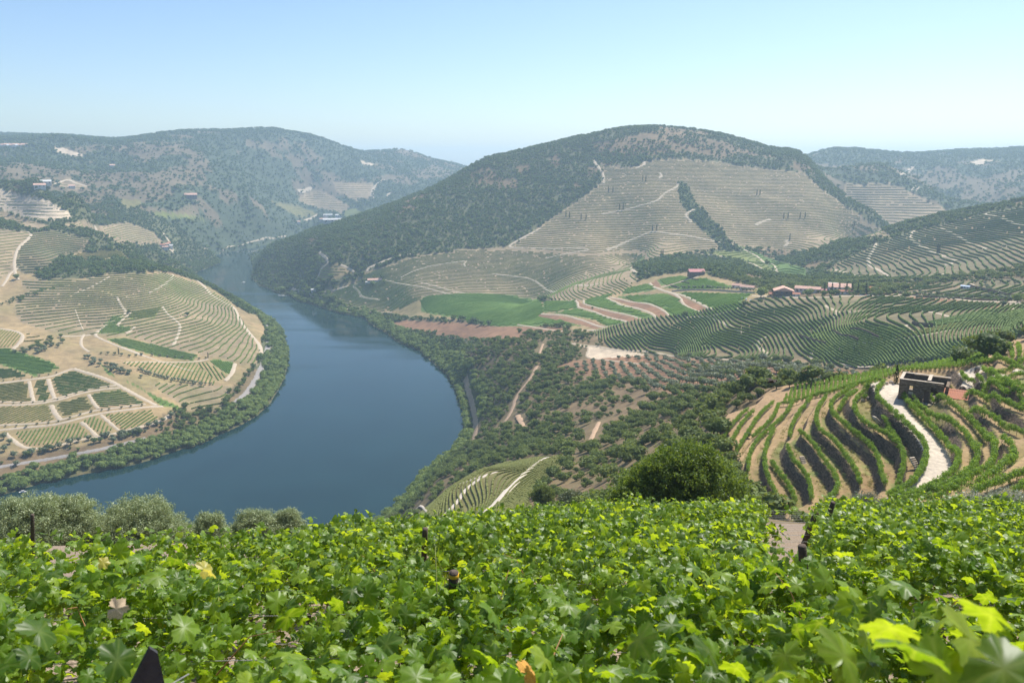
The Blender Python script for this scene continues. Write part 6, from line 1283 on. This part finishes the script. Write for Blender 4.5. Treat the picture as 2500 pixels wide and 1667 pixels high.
# near trees: dark broad tree, olives at the brow
BTM = leafmat('dark_tree_leaf', [(.022, .058, .008), (.06, .125, .016), (.20, .28, .04)], .34, .3, .5, .3); OLN = leafmat('near_olive_leaf', [(.15, .205, .085), (.25, .31, .14), (.38, .43, .235)], .15, .45, .45, .6); SLV = leafmat('silver_leaf', [(.14, .17, .13), (.23, .26, .21), (.34, .37, .31)], .2, .4, .5, .6); OLD = leafmat('dark_olive_leaf', [(.07, .09, .055), (.12, .145, .09), (.24, .26, .19)], .1, .35, .5, .6)
def big_tree(name, u, v, D, lobes, nsp, sp_r, leaf, asp, mat, label, cat='tree', trunk_h=2.5, zshift=0, group=None, nl=46):
    x, y, z = (float(q) for q in at_d(u, v, D)); zg = float(ground(x, y)); e = empty(name, (x, y, zg), label, cat, group)
    L = [(a, b, c+z-zg, r) for a, b, c, r in lobes]; sp_ = [spray_mesh('leaf_spray', 70+i, nl, leaf, mat, sp_r, e, asp) for i in range(3)]
    c, nn = crown_pts(nsp, L, int(u), .55); c[:, :] += .25*np.random.RandomState(3).randn(len(c), 3)*L[0][3]*.18
    for i, s_ in enumerate(sp_): s_.location = tuple(c[i]); tag(s_, kind='stuff')
    cloud('crown', c, .8+.6*np.random.RandomState(2).rand(len(c)), sp_, e, tilt=.8, kind='stuff')
    for l in L[:4]: tubes('limb', [([(0, 0, -.2), (l[0]*.3, l[1]*.3, max(.4, l[2]*.5)), (l[0]*.8, l[1]*.8, l[2])], [.28*l[3]/4+.05, .18*l[3]/4+.03, .03])], BARK, e)
    V1 = []; F1 = []
    for l in L:
        a_, b_ = core(l[3]*.5, 0, 3, 8, 5); F1.append(b_+sum(len(q) for q in V1)); V1.append(a_+np.array(l[:3])*np.array([1, 1, 1]))
    tag(mesh_np('inner_foliage', np.concatenate(V1), np.concatenate(F1), mat, True, e), kind='stuff'); return e
big_tree('broad_tree', 1665, 1195, 72, [(.4, 0, .6, 3.9), (-3.1, .3, -.8, 3.0), (3.4, 0, -.5, 3.0), (1.0, 0, 2.2, 2.6), (-1.6, 0, 1.5, 2.3), (5.2, 0, -1.8, 1.9), (-5.2, 0, -1.9, 2.0), (0, -1.5, -2., 3.8)], 3600, .5, .20, .5, BTM, 'big dark green broad-leaved tree rising behind the near vines beside the terraces', nl=40)
for i, (u, v, w_, h_, lb) in enumerate([(70, 1262, 3.0, 1.9, 'broad silvery olive at the frame edge behind the thin post'), (165, 1255, 2.6, 2.0, 'silvery olive touching the frame edge olive'), (345, 1272, 3.4, 2.1, 'widest silvery olive standing alone against the water'), (280, 1290, 2.3, 1.5, 'low olive leaning on the widest olive'),
                                    (515, 1278, 1.5, 1.9, 'slim silvery olive between the wide ones'), (440, 1295, 1.6, 1.2, 'low olive filling the gap after the widest olive'), (625, 1278, 2.2, 1.9, 'round silvery olive near the end of the olive line'), (705, 1268, 1.4, 1.9, 'small upright olive at the end of the olive line'), (765, 1300, 1.0, .8, 'tiny olive sprout at the end of the line')]):
    big_tree('olive_tree', u, v+20, 56, [(0, 0, 0, w_*.72), (-w_*.55, .2, -.3, w_*.5), (w_*.5, -.2, -.25, w_*.5), (.2*w_, 0, h_*.42, w_*.42), (-.3*w_, .3, h_*.38, w_*.38), (0, -.5, -.9, w_*.8)], int(520*w_), .26, .12, .26, OLN, lb, 'olive tree', group='silvery olives on the brow', nl=44)
big_tree('olive_tree', 2112, 1258, 48, [(0, 0, 0, 1.15), (-.75, 0, -.2, .9), (.7, 0, -.2, .9), (.1, 0, .6, .85), (0, -.3, -.9, 1.3)], 700, .3, .11, .26, OLD, 'dark grey olive bush beside the bare gravel gap', 'olive tree', nl=40)
big_tree('olive_tree', 2385, 1248, 46, [(0, 0, 0, 1.1), (1.3, 0, .1, 1.1), (-1.2, 0, -.15, .8), (2.4, 0, .1, .9), (0, 0, -.9, 1.2)], 700, .3, .11, .26, SLV, 'silver white olive behind the vines near the frame edge', 'olive tree', nl=40)
for u, v, D, w_, m_, lb in [(1275, 1262, 150, 3.6, VINM, 'yellowish bramble mound at the brow'), (1395, 1215, 190, 4.2, OLVM, 'greyish oak beside the big dark tree'), (1325, 1205, 210, 4.4, OAKM, 'bushy oak over the bramble mound'), (1470, 1262, 120, 3.2, OAKM, 'young pine shaped bush under the big dark tree'), (1420, 1275, 110, 2.6, VINM, 'sunlit yellow green bush at the brow'),
                            (960, 1272, 300, 6, OLVM, 'greyish scrub clump at the corner of the steep vineyard')]:
    big_tree('scrub_tree', u, v, D, [(0, 0, 0, w_*.6), (-w_*.4, 0, -.3, w_*.45), (w_*.4, 0, -.3, w_*.45), (0, 0, -w_*.5, w_*.7)], 420, .5, .24, .6, m_, lb, nl=30)
